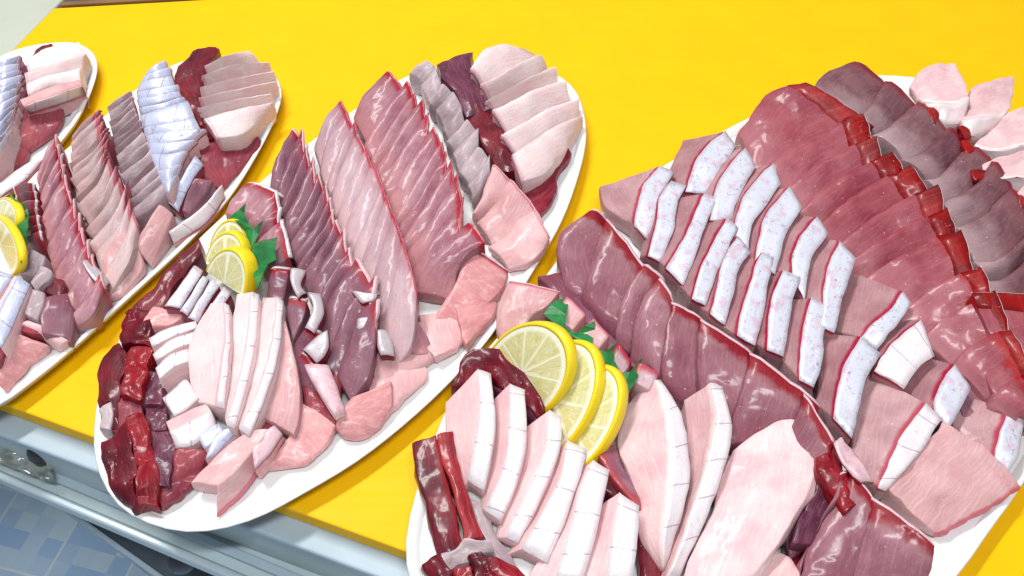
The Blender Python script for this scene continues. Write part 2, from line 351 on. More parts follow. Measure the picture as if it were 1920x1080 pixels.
# ================================================================== platters
_t = NT('white_plastic'); _o, _u, _r = _t.coords()
_c = _t.mix(_t.math('MULTIPLY', _t.ramp(_t.noise(_o, 38, 4, .6, .8), .56, .74), .38), (.86, .87, .86), (.84, .56, .55))
_t.l(_c, _t.b.inputs['Base Color']); _t.l(_t.math('ADD', _t.math('MULTIPLY', _t.noise(_o, 60, 3), .3), .12), _t.b.inputs['Roughness'])
_t.l(_t.bump(_t.noise(_o, 25, 2), .12, .002), _t.b.inputs['Normal']); _t.b.inputs['Coat Weight'].default_value = .3
MPW = _t.m
MPL = plain('white_plastic_rim', (.86, .87, .86), .28, coat=.25, var=.02)
def platter(name, pts, label, rim=13.0, floor=7.0):
    P = smooth([un(u, v, rim) for u, v in pts], 96, closed=True)
    n = len(P); cen = sum(P, Vector()) / n
    prof = [(0.0, -.010, 1.0), (0.0, -.004, 5.5), (0.0, -.0006, rim - 1.6), (0, 0, rim - .6), (0, .0012, rim), (0, .0030, rim - .3), (0, .007, floor + 1.6), (0, .012, floor + .3), (0, .02, floor)]
    V = []; Fc = []
    nr = []
    for i in range(n):
        t = (P[(i + 1) % n] - P[i - 1]); t.z = 0; t.normalize(); m = Vector((-t.y, t.x, 0))
        if m.dot(cen - P[i]) < 0: m = -m
        nr.append(m)
    for (_, o, z) in prof:
        for i in range(n):
            p = P[i] + nr[i] * abs(o) if o < 0 else P[i] + nr[i] * o
            V.append(Vector((p.x, p.y, z / 1000)))
    k = len(prof); cut = 6
    o = bpy.data.objects.new(name, None); S.collection.objects.link(o); o.location = (cen.x, cen.y, 0)
    org = Vector((cen.x, cen.y, 0)); V = [v - org for v in V]
    Fr = [[r * n + i, r * n + (i + 1) % n, (r + 1) * n + (i + 1) % n, (r + 1) * n + i] for r in range(cut) for i in range(n)]
    link('rim', V[:(cut + 1) * n], Fr, MPL, parent=o)
    V2 = V[cut * n:] + [Vector((0, 0, floor / 1000))]
    Fw = [[r * n + i, r * n + (i + 1) % n, (r + 1) * n + (i + 1) % n, (r + 1) * n + i] for r in range(k - 1 - cut) for i in range(n)]
    Fw += [[(k - 1 - cut) * n + i, (k - 1 - cut) * n + (i + 1) % n, len(V2) - 1] for i in range(n)]
    link('well', V2, Fw, MPW, parent=o)
    tag(o, label, 'platter', 'white platters of sliced fish'); return o
platter('platter', [(181, 113), (178, 150), (150, 215), (110, 270), (60, 325), (0, 375), (-60, 420), (-130, 440), (-190, 400), (-200, 320), (-150, 220), (-80, 150), (0, 104), (60, 84), (130, 78), (165, 90)],
        'white oval platter of fish cut off by the left edge at the top')
platter('platter', [(0, 757), (60, 715), (140, 650), (250, 550), (350, 457), (430, 370), (490, 275), (522, 205), (527, 165), (508, 132), (460, 112), (400, 110), (330, 118), (250, 170), (180, 230), (110, 290), (64, 325), (0, 410), (-70, 520), (-120, 640), (-120, 740), (-60, 775)],
        'white oval platter of fish second from the left, over the board corner')
platter('platter', [(176, 800), (183, 880), (225, 950), (300, 988), (380, 996), (470, 975), (560, 930), (690, 850), (820, 740), (920, 630), (1005, 500), (1060, 400), (1095, 290), (1098, 225), (1080, 170), (1040, 138), (960, 125), (880, 118), (780, 135), (700, 180), (583, 264), (500, 330), (430, 393), (350, 470), (250, 590), (195, 700)],
        'long white oval platter in the middle, full of fanned fish slices')
platter('platter', [(842, 755), (800, 860), (770, 960), (760, 1030), (768, 1080), (800, 1160), (880, 1240), (1050, 1300), (1250, 1330), (1500, 1290), (1700, 1170), (1795, 1080), (1860, 990), (1920, 905), (2000, 760), (2045, 600), (2030, 430), (1980, 320), (1900, 235), (1800, 170), (1700, 142), (1560, 150), (1400, 222), (1260, 300), (1130, 395), (1050, 480), (1000, 550), (930, 635), (880, 695)],
        'largest white platter of fish slices, at the right, nearest the camera')

# ================================================================== slices
FLOOR = 7.6
def resample(pts, zs, n):
    m = len(pts)
    P = [un(u, v, ipl(zs, i / (m - 1))) for i, (u, v) in enumerate(pts)]
    return smooth(P, n)
def loft(rails, zs, bands, sp, sk=None, label='', t=None, name='fish_slice', cat='fish slice', group=None, rimside=(), e0=0, e1=0,
         lump=.5, nu=12, nb=None, endskin=None, esw=2.0, esd=2.0, floor=None, under=2.0, crown=.0011, blood=0):
    """a slice: rails (source px polylines) run its length, bands between rails are flesh 'f' or skin 's'.
       Bottom hangs down to the platter (or t mm).  rimside: subset of {'0','1','A','B'} where dskin is 0."""
    R = [resample(r, z, nu) for r, z in zip(rails, zs)]
    nb = nb or (4 if len(bands) > 1 else 7)
    rows = []           # per u: list of (point, band, vfrac)
    seed = random.random() * 50
    W0 = (R[0][0] - R[-1][0]).length; W1 = (R[0][-1] - R[-1][-1]).length
    for i in range(nu + 1):
        row = []
        for b in range(len(bands)):
            for j in range(nb + (1 if b == len(bands) - 1 else 0)):
                f = j / nb; p = R[b][i].lerp(R[b + 1][i], f)
                if len(bands) == 1: p = p + Vector((0, 0, crown * math.sin(math.pi * f ** .75) ** .7))
                row.append((p, b, f))
        rows.append(row)
    nc = len(rows[0])
    # rounded ends
    for e, idx, W_ in ((e0, 0, W0), (e1, nu, W1)):
        if not e: continue
        for j in range(nc):
            v = 2 * j / (nc - 1) - 1; bul = e * W_ * .5 * math.sqrt(max(0, 1 - v * v))
            d = (rows[idx][j][0] - rows[abs(idx - 2)][j][0]); L = d.length or 1; d = d / L; d.z = 0
            for k in range(3):
                ii = abs(idx - k) if idx else k
                p, bb, f = rows[ii][j]; rows[ii][j] = (p + d * (bul - e * W_ * .18) * (1 - k / 3), bb, f)
    top = []
    for i in range(nu + 1):
        r = []
        for (p, b, f) in rows[i]:
            n1_ = nz(p, 75, seed) * .0011 * lump + nz(p, 230, seed) * .0006 * lump
            r.append(Vector((p.x + nz(p, 110, seed + 9) * .0012 * lump, p.y + nz(p, 110, seed + 5) * .0012 * lump, p.z + n1_ * 1.3)))
        top.append(r)
    fz = (floor if floor is not None else FLOOR) / 1000
    def drop(p):
        if t is None: return Vector((p.x, p.y, fz))
        return Vector((p.x, p.y, max(fz, p.z - t / 1000)))
    # distances
    ul = [0]
    mid = nc // 2
    for i in range(nu): ul.append(ul[-1] + (top[i + 1][mid] - top[i][mid]).length)
    V = []; D = []; UV = []; idx = {}
    cen = sum((top[i][j] for i in range(nu + 1) for j in range(nc)), Vector()) / ((nu + 1) * nc)
    org = Vector((cen.x, cen.y, fz))
    def dist(i, j, ve=0):
        w = [0]
        for k in range(nc - 1): w.append(w[-1] + (top[i][k + 1] - top[i][k]).length)
        ds = [99]
        if '0' in rimside: ds.append(ul[i] * 1000)
        if '1' in rimside: ds.append((ul[-1] - ul[i]) * 1000)
        if 'A' in rimside: ds.append(w[j] * 1000)
        if 'B' in rimside: ds.append((w[-1] - w[j]) * 1000)
        if 's' in bands:
            js = [k for k in range(nc) if bands[min(k // nb, len(bands) - 1)] == 's' or (k % nb == 0 and k // nb > 0 and bands[k // nb - 1] == 's')]
            ds.append(min(abs(w[j] - w[k]) for k in js) * 1000)
        return min(ds), w[j]
    for i in range(nu + 1):
        for j in range(nc):
            d, wv = dist(i, j); V.append(top[i][j]); D.append(d); UV.append((ul[i], wv)); idx[(i, j)] = len(V) - 1
    # wall loop (closed ring around the patch)
    ring = [(i, 0) for i in range(nu + 1)] + [(nu, j) for j in range(1, nc)] + [(i, nc - 1) for i in range(nu - 1, -1, -1)] + [(0, j) for j in range(nc - 2, 0, -1)]
    n = len(ring); Fc = []
    for i in range(nu):
        for j in range(nc - 1): Fc.append([idx[(i, j)], idx[(i + 1, j)], idx[(i + 1, j + 1)], idx[(i, j + 1)]])
    prev = [idx[r] for r in ring]
    for lv in (1, 2, 3):
        cur = []
        for (i, j) in ring:
            p = top[i][j]; bt = drop(p); inn = Vector((cen.x - p.x, cen.y - p.y, 0)); Li = inn.length or 1
            f = lv / 3; pp = p.lerp(bt, f)
            if lv < 3: pp += Vector((nz(pp, 150, seed + 2), nz(pp, 150, seed + 4), 0)) * .0008 * lump - inn / Li * .0006
            pp += inn / Li * min(Li * .3, under / 1000) * f * f
            d, wv = dist(i, j); hh = (p - pp).length * 1000
            on_side = ('0' in rimside and i == 0) or ('1' in rimside and i == nu) or ('A' in rimside and j == 0) or ('B' in rimside and j == nc - 1)
            V.append(pp); D.append(d if on_side else min(99, d + (hh if 's' in bands and d < 1 else 0))); UV.append((ul[i] + .0, wv + hh / 1000)); cur.append(len(V) - 1)
        for k in range(n): Fc.append([prev[k], cur[k], cur[(k + 1) % n], prev[(k + 1) % n]])
        prev = cur
    V.append(Vector((cen.x, cen.y, sum(V[k].z for k in prev) / n))); D.append(99); UV.append((0, 0))
    for k in range(n): Fc.append([prev[k], len(V) - 1, prev[(k + 1) % n]])
    has = bool(sk) or bool(endskin) or blood
    if has:
        o = bpy.data.objects.new(name, None); S.collection.objects.link(o); o.location = org
        fl_ = link('flesh', [v - org for v in V], Fc, M[sp], parent=o, attr=D, uvs=UV, lenf=[x[0] / ul[-1] for x in UV])
    else: fl_ = o = link(name, V, Fc, M[sp], origin=org, attr=D, uvs=UV, lenf=[x[0] / ul[-1] for x in UV])
    bevel(fl_, .0007, 2, 38); tag(o, label, cat, group)
    def sheet(nm, rowsP, mat, up=.0006, dn=.0007):
        a_, b_ = len(rowsP), len(rowsP[0]); VV = []; FF = []; U = []
        for s in (up, -dn):
            for i in range(a_):
                for j in range(b_):
                    p = rowsP[i][j]; edge = (j in (0, b_ - 1)) or (i in (0, a_ - 1))
                    VV.append(p + Vector((0, 0, s if not (edge and s > 0) else s * .5))); U.append((ul[min(i, nu)] if a_ == nu + 1 else j * .003, j * .002))
        o_ = a_ * b_
        for s in (0, o_):
            for i in range(a_ - 1):
                for j in range(b_ - 1): FF.append([s + i * b_ + j, s + (i + 1) * b_ + j, s + (i + 1) * b_ + j + 1, s + i * b_ + j + 1])
        rg = [(i, 0) for i in range(a_)] + [(a_ - 1, j) for j in range(1, b_)] + [(i, b_ - 1) for i in range(a_ - 2, -1, -1)] + [(0, j) for j in range(b_ - 2, 0, -1)]
        for k in range(len(rg)):
            x = rg[k][0] * b_ + rg[k][1]; y = rg[(k + 1) % len(rg)]; y = y[0] * b_ + y[1]
            FF.append([x, y, y + o_, x + o_])
        return link(nm, [v - org for v in VV], FF, mat, parent=o, uvs=U)
    if sk:
        for b in range(len(bands)):
            if bands[b] == 's':
                sheet('skin', [[top[i][j] for j in range(b * nb, b * nb + nb + 1)] for i in range(nu + 1)], M[sk])
    if endskin:
        for side in rimside:
            if side not in '01': continue
            i0 = 0 if side == '0' else nu; i1 = 1 if side == '0' else nu - 1
            rr = []
            for k in range(3):
                r = []
                for j in range(nc):
                    d = top[i0][j] - top[i1][j]; d.z = 0; d.normalize()
                    r.append(top[i0][j] + d * (esw / 1000) * (k / 2 - .12) + Vector((0, 0, -esd / 1000 * (k / 2) ** 1.5)))
                rr.append(r)
            sheet('skin', rr, M[endskin], .0005, .0012)
    if blood: sheet('bloodline', [top[i] for i in range(blood + 1)], M['bloodmeat'], .0008, .0012)
    return o
ORD = ['first', 'second', 'third', 'fourth', 'fifth', 'sixth', 'seventh', 'eighth', 'ninth', 'tenth', 'eleventh', 'twelfth', 'thirteenth', 'fourteenth', 'fifteenth', 'sixteenth', 'seventeenth', 'eighteenth', 'nineteenth', 'twentieth']
def keyed(keys, i):
    ks = sorted(keys); lo = max([k for k in ks if k <= i], default=ks[0]); hi = min([k for k in ks if k >= i], default=ks[-1])
    f = 0 if hi == lo else (i - lo) / (hi - lo)
    return [(lerp(p[0], r[0], f), lerp(p[1], r[1], f)) for p, r in zip(keys[lo], keys[hi])]
def fan(n, keys, z, sp, where, group, drop=6, ext=1.45, saw=.15, saw1=.12, lj=.05, crown=.0026, rim='0', endskin='s_red', esw=2, esd=2, t=None, frm='from the back', jit=1.5, rev=False, bands='f', sk=None, zk=None, **kw):
    """n overlapping slices; rail i is the exposed upper edge of slice i; slice i dives under slice i+1"""
    ts = [0] + [i + random.uniform(-.2, .2) for i in range(1, n)] + [n]
    for i in range(n):
        A = keyed(keys, ts[i]); Bx = keyed(keys, ts[i + 1])
        A = [(x + random.uniform(-jit, jit), y + random.uniform(-jit, jit)) for x, y in A]
        if i < n - 1: e = ext
        else: e = 1.0
        B = [(x + (x2 - x) * e, y + (y2 - y) * e) for (x, y), (x2, y2) in zip(A, Bx)]
        j0, j1 = random.uniform(-lj, lj), random.uniform(-lj, lj)
        if i: A[0] = (lerp(A[0][0], A[1][0], j0 * 2), lerp(A[0][1], A[1][1], j0 * 2))
        A[-1] = (lerp(A[-1][0], A[-2][0], j1 * 3), lerp(A[-1][1], A[-2][1], j1 * 3))
        s = saw * random.uniform(.35, 1.0) if i < n - 1 else 0
        B[0] = (lerp(B[0][0], B[1][0], s), lerp(B[0][1], B[1][1], s))
        if i < n - 1: B[-1] = (lerp(B[-1][0], B[-2][0], saw1), lerp(B[-1][1], B[-2][1], saw1))
        za = z if zk is None else [lerp(a_, b_, i / max(1, n - 1)) for a_, b_ in zip(z, zk)]
        dd = drop * (e if i < n - 1 else .6)
        wob = random.uniform(-.8, .8); za = [k + wob for k in za]; zb = [max(11, k - dd) for k in za]; zA = [max(10, k - 1.6) for k in za]
        loft([A, B], [zA if crown > .002 else za, zb], bands, sp, crown=crown, sk=sk, label='%s slice %s in %s' % (ORD[i], frm, where), group=group, rimside=tuple(rim), endskin=endskin, esw=esw, esd=esd, t=t, **kw)
def piece(Z, rails, zs, bands, sp, sk=None, label='', group=None, ext=1.0, **kw):
    R = [q(Z, r) for r in rails]
    if ext != 1.0 and len(R) > 2:
        C, A = R[0], R[1]; m = len(C)
        C2 = []
        for i in range(m):
            f = i / (m - 1) * (len(A) - 1); k = min(int(f), len(A) - 2); aa = (lerp(A[k][0], A[k + 1][0], f - k), lerp(A[k][1], A[k + 1][1], f - k))
            C2.append((aa[0] + (C[i][0] - aa[0]) * ext, aa[1] + (C[i][1] - aa[1]) * ext))
        R[0] = C2; zc = zs[0] if isinstance(zs[0], (int, float)) else None
    return loft(R, zs, bands, sp, sk=sk, label=label, group=group, **kw)

# ================================================================== RIGHT PLATTER
RG = 'on the right platter'
# pale scored bars, lower left
bars = [
 ([(200,450),(205,560),(222,690),(240,785)], [(290,357),(297,480),(280,620),(255,745)], [(335,372),(352,560),(332,690),(312,790)]),
 ([(350,460),(350,600),(333,720),(302,840)], [(400,408),(400,560),(380,690),(318,850)], [(453,430),(460,600),(420,775),(370,890)]),
 ([(465,555),(455,690),(395,830),(360,945)], [(540,500),(525,640),(460,790),(385,945)], [(583,525),(575,640),(505,820),(430,965)]),
 ([(570,650),(520,800),(460,910),(400,1000)], [(600,605),(580,730),(510,870),(440,985)], [(672,640),(640,750),(590,900),(535,1035)]),
 ([(640,720),(590,880),(520,1010),(480,1100)], [(690,675),(650,760),(610,920),(560,1090)], [(750,710),(720,850),(690,980),(650,1110)]),
 ([(720,830),(695,950),(655,1080),(640,1130)], [(785,787),(765,900),(745,1020),(735,1140)], [(853,837),(848,960),(832,1080),(820,1140)])]
bl = ['pale fish bar nearest the dark red meat at the left rim of right platter',
      'second pale fish bar from the left, its square end cut off by a score',
      'third pale fish bar from the left, curving down below the lemon slices',
      'fourth pale fish bar from the left, just under the lowest lemon slice',
      'fifth pale fish bar from the left, running out at the bottom edge',
      'sixth and rightmost pale fish bar, beside the big pale leaf shaped slice']
for i, (c_, a_, b_) in enumerate(bars):
    piece(6, [c_, a_, b_], [[22, 22, 18, 14], [35, 35, 31, 24], [34, 34, 29, 22]], 'fs', 'palecut', 's_white', bl[i], 'pale scored bars ' + RG, ext=1.25, lump=.5)
# dark meat near lemons and left column
piece(6, [[(203,415),(250,310),(325,280),(395,315),(465,390),(528,485)], [(245,450),(290,380),(345,400),(400,440),(455,480),(500,530)]], [[24,30,33,33,31,29], [16,24,27,27,26,24]], 'f', 'red', label='dark red meat strip arching between the pale bars and the lemon slices', group='dark meat '+RG, lump=2.5, nu=18)
piece(6, [[(320,400),(400,440),(480,500),(540,560)], [(360,440),(420,500),(480,540),(520,600)]], [24, 20], 'f', 'purple', label='dark meat lump tucked behind the second and third pale bars', lump=2, group='dark meat '+RG)
piece(6, [[(68,615),(76,720),(105,830),(125,930),(165,1050)], [(145,588),(168,700),(200,800),(225,900),(245,1000)]], [[24,23,21,20,18],[26,25,23,22,19]], 'f', 'red', label='long dark red meat strip lying along the left rim of the right platter', group='dark meat '+RG, lump=1.6, rimside=('B',))
piece(6, [[(148,590),(172,700),(205,800),(230,880),(243,960)], [(205,577),(226,700),(268,830),(300,920),(310,946)]], [[26,25,24,22,20],[25,24,23,21,18]], 'f', 'redbright', label='dark red meat strip with a pale seam against the first pale bar', group='dark meat '+RG, lump=1.6, rimside=('A',))
piece(6, [[(150,1010),(200,975),(260,950),(330,965)], [(185,1062),(230,1035),(280,1015),(335,1000)]], [[22,24,24,22],[19,20,20,18]], 'f', 'glassy', label='whitish fat lump between dark red meat pieces near the bottom edge', group='dark meat '+RG, lump=2.2)
piece(6, [[(90,1035),(110,1070),(140,1120)], [(165,1005),(190,1050),(200,1110)]], [22,24], 'f', 'red', label='dark red meat chunk at the bottom left corner of the right platter', group='dark meat '+RG, lump=2)
piece(6, [[(190,1060),(200,1090),(210,1130)], [(265,1042),(270,1080),(280,1130)]], [22,24], 'f', 'redbright', label='small dark red meat chunk under the whitish fat lump', group='dark meat '+RG, lump=2)
piece(6, [[(250,1005),(275,1060),(300,1130)], [(300,985),(340,1050),(380,1130)]], [[26,25,22],[26,25,22]], 'f', 'red', label='dark red meat chunk right of the whitish fat lump at the bottom edge', group='dark meat '+RG, lump=2)
piece(6, [[(305,1020),(350,1075),(400,1130)], [(345,1005),(420,1050),(480,1110)]], [[24,23,20],[24,22,18]], 'f', 'redbright', label='dark red meat chunk under the tips of the third and fourth pale bars', group='dark meat '+RG, lump=2)
piece(6, [[(255,800),(275,900),(310,980),(370,1030)], [(330,830),(350,930),(400,990),(430,1060)]], [15,14], 'f', 'glassy', label='flat glassy grey scrap under the lower ends of the pale bars', lump=1)
piece(6, [[(700,640),(760,740),(830,820),(880,880)], [(770,620),(800,700),(850,780),(900,850)]], [23,21], 'f', 'mauve', label='mauve scrap between the lowest lemon slice and the pale leaf slice', rimside=('A',))
piece(6, [[(690,760),(750,800),(830,860),(850,960),(850,1040),(860,1130)], [(740,700),(800,750),(870,830),(900,950),(930,1040),(940,1130)]], [16,17], 'f', 'red', label='dark red strip in the gap between last bar and pale leaf slice', lump=1.5)
# three pale leaf slices
LG = 'pale leaf shaped slices ' + RG
piece(9, [[(150,345),(62,460),(38,590),(108,780),(118,930),(185,1042)], [(185,342),(225,470),(240,620),(228,790),(208,910),(205,1040)], [(200,346),(275,480),(305,630),(298,760),(262,900),(215,1045)]], [[26,24,22,22,20,16],[36,38,38,36,32,24],[34,35,35,33,28,20]], 'fs', 'leaf', 's_white', 'large pale leaf shaped slice with white edge, right of the lowest lemon', LG, nu=18, lump=.8)
piece(9, [[(285,420),(300,560),(298,700),(280,830),(240,950),(195,1085)], [(380,358),(405,480),(370,650),(325,800),(275,950),(225,1085)], [(428,368),(466,520),(440,660),(392,800),(330,950),(268,1085)]], [[26,24,22,20,18,16],[40,39,38,35,30,26],[39,37,36,33,28,22]], 'fs', 'leaf', 's_white', 'narrow pale leaf shaped slice with white edge, middle one of three', LG, nu=18, lump=.8, ext=1.0)
piece(9, [[(470,595),(425,720),(370,880),(320,980),(270,1120)], [(620,520),(580,690),(500,880),(450,1000),(400,1120)], [(700,502),(765,560),(770,700),(690,880),(540,1090)], [(720,505),(798,600),(785,740),(725,840),(560,1100)]], [[28,28,27,26,24],[34,35,34,32,30],[35,36,35,33,30],[30,31,30,29,26]], 'fff', 'leaf', None, 'widest pale salmon leaf shaped slice, lying flat at the bottom edge', LG, nu=18, lump=1.2, e0=.25, rimside=())
# ridge slices right of lemons
K = {0: q(7,[(215,430),(75,530),(62,620),(90,750),(130,850)]), 1: q(7,[(300,478),(280,600),(235,740),(205,840),(205,900)]), 2: q(7,[(440,668),(380,760),(335,870),(315,960),(320,1040)]),
     3: q(7,[(540,745),(465,840),(430,940),(415,1040),(410,1110)]), 4: q(9,[(250,60),(232,180),(215,280),(225,380),(270,430)]), 5: q(9,[(365,125),(360,220),(360,320),(365,400),(380,470)]),
     6: q(9,[(545,260),(525,350),(505,430),(480,510),(470,590)]), 7: q(9,[(715,370),(700,440),(680,490),(640,530),(600,560)]), 8: q(9,[(850,590),(820,640),(790,680),(760,720),(700,770)])}
fan(8, K, [42,38,33,27,20], 'ridge', 'the dark rimmed mauve row right of the lemons', 'dark rimmed mauve slices '+RG, drop=7, ext=1.3, endskin='s_pale', esw=3.6, esd=2.5, saw=.14, lump=1.0, zk=[46,43,38,32,26], nu=14)
K = {0: q(10,[(240,745),(218,820),(175,900),(135,980),(95,1050)]), 1: q(10,[(285,730),(250,810),(200,880),(130,1000),(100,1100)]), 2: q(10,[(345,840),(330,920),(310,1000),(290,1080),(280,1150)]), 3: q(10,[(545,985),(540,1030),(520,1080),(490,1130),(460,1180)])}
fan(3, K, [44,40,34,28,24], 'ridge', 'the red cluster at the bottom right edge', 'red rimmed slices at the bottom '+RG, drop=4, ext=1.2, endskin='s_pale', esw=3.2, esd=2.5, saw=.1, lump=1.2)
piece(9, [[(650,900),(700,850),(760,800)], [(690,1010),(760,960),(820,900)]], [25,22], 'f', 'purple', label='glossy bluish purple scrap beside the widest pale leaf slice', lump=1.5)
piece(9, [[(620,1000),(560,1060),(540,1120)], [(680,1010),(720,1060),(740,1130)]], [22,20], 'f', 'blush', label='small pinkish white slice tip showing at the very bottom edge', lump=1)
piece(10, [[(60,1010),(130,960),(190,900)],[(90,1130),(180,1110),(240,1060)]], [17,17], 'f','red', label='dark red lump under the bottom cluster right of the leaf slices', lump=2)
piece(9, [[(845,590),(862,640),(905,690),(950,735)], [(880,560),(915,615),(955,665),(1000,725)]], [[47,47,46,44],[43,43,42,41]], 's', 'red', 's_pale', 'twisted pale skin ribbon joining the mauve row and the bottom cluster', lump=1.5, t=4, nu=9)
piece(9, [[(770,640),(800,720),(850,790),(880,850)], [(850,600),(885,690),(930,760),(960,800)]], [38,40], 'f', 'redbright', label='bright red meat under the twisted pale skin ribbon', lump=2)
piece(9, [[(780,720),(740,830),(690,950)], [(850,750),(830,850),(780,970)]], [30,28], 'f', 'purple', label='glossy purple meat beside the tip of the widest pale leaf slice', lump=2)
# silver skinned slices (Z, C, A, B, zC, zA, ext, label tail)
sil = [
 (7,[(255,320),(275,400),(330,450),(405,500)],[(530,225),(460,310),(430,410),(415,500)],[(590,250),(545,330),(512,440),(465,555)],20,30,1,'scored slice with a wide tan flap over the left rim of right platter'),
 (7,[(570,300),(510,380),(495,480),(455,640)],[(585,290),(530,370),(520,480),(480,640)],[(648,315),(605,390),(585,520),(530,665)],22,32,1.6,'narrow scored slice second in the front silver row'),
 (7,[(640,105),(600,190),(583,250),(600,310)],[(835,65),(750,130),(690,220),(650,345)],[(880,125),(820,210),(770,290),(740,350)],20,33,1,'slice at the top of the silver group with a tan flap behind'),
 (7,[(615,370),(605,470),(585,560),(530,660)],[(735,350),(680,470),(640,560),(562,690)],[(790,370),(740,480),(700,600),(632,765)],24,36,1.25,'slice third in the front silver row, red line along its skin'),
 (7,[(880,150),(800,230),(755,330),(740,440)],[(925,140),(850,220),(790,330),(765,475)],[(970,208),(910,310),(870,400),(850,475)],24,37,1.6,'slice second in the back silver row, broad speckled skin'),
 (7,[(740,480),(700,600),(650,720),(630,780)],[(840,465),(770,590),(712,710),(680,835)],[(885,505),(840,600),(790,710),(735,862)],26,38,1.25,'slice fourth in the front silver row'),
 (7,[(980,230),(890,350),(865,440),(850,500)],[(1055,210),(950,320),(895,420),(870,530)],[(1085,295),(1010,400),(950,490),(930,620)],25,39,1.4,'slice third in the back silver row, broad and curved'),
 (7,[(865,560),(800,660),(760,790),(725,880)],[(895,545),(828,640),(800,760),(768,905)],[(945,612),(890,680),(865,800),(825,948)],26,38,1.6,'slice fifth in the front silver row, scored across its upper end'),
 (7,[(1060,330),(990,430),(955,530),(940,640)],[(1130,318),(1020,450),(990,560),(972,660)],[(1182,405),(1110,510),(1075,620),(1055,715)],26,40,1.4,'slice fourth in the back silver row, pink blotch on its skin'),
 (7,[(930,630),(890,740),(870,850),(820,960)],[(1000,618),(955,740),(915,870),(888,1005)],[(1050,640),(1020,770),(1000,890),(962,1045)],27,39,1.3,'slice sixth in the front silver row'),
 (7,[(1180,450),(1110,530),(1085,620),(1060,700)],[(1260,455),(1180,550),(1145,640),(1140,730)],[(1305,525),(1240,610),(1205,710),(1190,830)],26,40,1.35,'slice fifth in the back silver row'),
 (7,[(1055,715),(1010,820),(985,930),(970,1040)],[(1100,703),(1055,810),(1035,930),(1028,1070)],[(1170,735),(1130,850),(1115,960),(1095,1095)],27,39,1.35,'slice seventh in the front silver row, pale upper skin'),
 (7,[(1300,560),(1240,650),(1215,740),(1200,840)],[(1360,568),(1308,680),(1288,790),(1275,970)],[(1425,640),(1395,730),(1360,840),(1330,990)],26,40,1.35,'slice sixth in the back silver row, finely speckled'),
 (9,[(695,40),(675,130),(665,210),(655,270)],[(762,35),(735,130),(720,230),(716,345)],[(820,62),(800,180),(790,280),(766,372)],27,38,1.25,'slice eighth in the front silver row, bright red line beside pale skin'),
 (10,[(265,85),(245,160),(232,230),(220,280)],[(440,150),(400,205),(345,255),(303,300)],[(463,185),(430,240),(385,290),(352,335)],24,37,1,'slice with a square flap, seventh in the back silver row'),
 (10,[(180,280),(172,370),(165,440),(155,510)],[(303,300),(250,390),(225,480),(212,565)],[(360,348),(312,430),(287,530),(268,622)],24,36,1,'slice ninth in front silver row, widest grey face beside white skin'),
 (10,[(440,238),(390,270),(360,300),(345,350)],[(500,245),(440,290),(385,345),(345,410)],[(537,348),(490,380),(458,420),(432,462)],22,35,1,'slice with a short broad white skin split by one dark cut'),
 (10,[(500,358),(470,390),(450,430),(440,470)],[(610,390),(570,440),(542,500),(540,545)],[(657,452),(630,510),(600,560),(580,592)],20,32,1,'slice ninth in the back silver row, square grey flap and short skin'),
 (10,[(330,410),(300,500),(280,600),(272,690)],[(515,515),(450,600),(400,700),(360,792)],[(562,560),(510,640),(450,720),(384,802)],20,32,1,'slice with wide taupe face and smooth pink white skin near the ridge'),
 (10,[(640,490),(600,560),(620,620),(650,670)],[(790,530),(760,600),(745,660),(740,706)],[(830,562),(822,620),(805,690),(780,738)],18,27,1,'glossy mauve slice with lilac skin at the right rim of right platter'),
]
for i, (Zk, C_, A_, B_, zc, za, ex, lab) in enumerate(sil):
    lab = lab if i in (0, 1, 2, 16, 18, 19) or True else lab
    B_ = [(ax + (bx - ax) * 1.14, ay + (by - ay) * 1.14) for (ax, ay), (bx, by) in zip(A_, B_)]
    piece(Zk, [C_, A_, B_], [za - 10 if ex > 1 else zc + 2, [za, za, za - 1, za - 3], [za - 1, za - 1, za - 2, za - 5]], 'fs', 'taupe', 's_white' if i in (16, 18) else 's_silver', 'silver skinned ' + lab if len(lab.split()) < 15 else lab, 'silver skinned slices ' + RG, ext=ex, lump=.7, nu=14)
piece(10, [[(570,575),(480,680),(395,790)], [(700,650),(600,760),(470,870)], [(828,785),(700,870),(545,948)]], [[30,29,26],[27,25,21],[18,16,14]], 'ff', 'blush', None, 'wide glossy tan slice with a red rim hanging towards the lower right rim', 'loose slices '+RG, lump=1.6, rimside=('B',), nu=16)
piece(10, [[(560,440),(620,520),(640,560)],[(700,470),(760,540),(790,600)]], [22,20], 'f','mauve', label='mauve scrap behind the last silver skinned slices by the right rim', lump=1)
# central rose fan
cap = [(1520,175),(1617,205),(1640,243),(1668,283),(1710,312),(1755,345),(1778,400),(1805,440),(1832,490),(1862,545),(1895,615),(1930,690),(1965,760)]
tl_ = [(1375,265),(1410,330),(1440,372),(1472,415),(1505,450),(1540,485),(1575,515),(1615,545),(1665,590),(1720,640),(1780,690),(1840,750),(1900,800)]
K = {}
for i in range(13):
    (x0, y0), (x1, y1) = cap[i], tl_[i]
    K[i] = [(lerp(x0, x1, f) - 10 * math.sin(math.pi * f), lerp(y0, y1, f) - 10 * math.sin(math.pi * f)) for f in (0, .25, .5, .75, 1)]
K[0] = q(8, [(455,165),(330,195),(250,235),(180,330),(105,435)])
fan(12, K, [48,44,39,34,28], 'rose', 'the rose fan down the middle of the right platter', 'rose red slices '+RG, drop=6, ext=1.35, saw=.5, endskin='s_white', esw=.8, esd=.6, lump=1.3, nu=16, blood=3, crown=.0021)
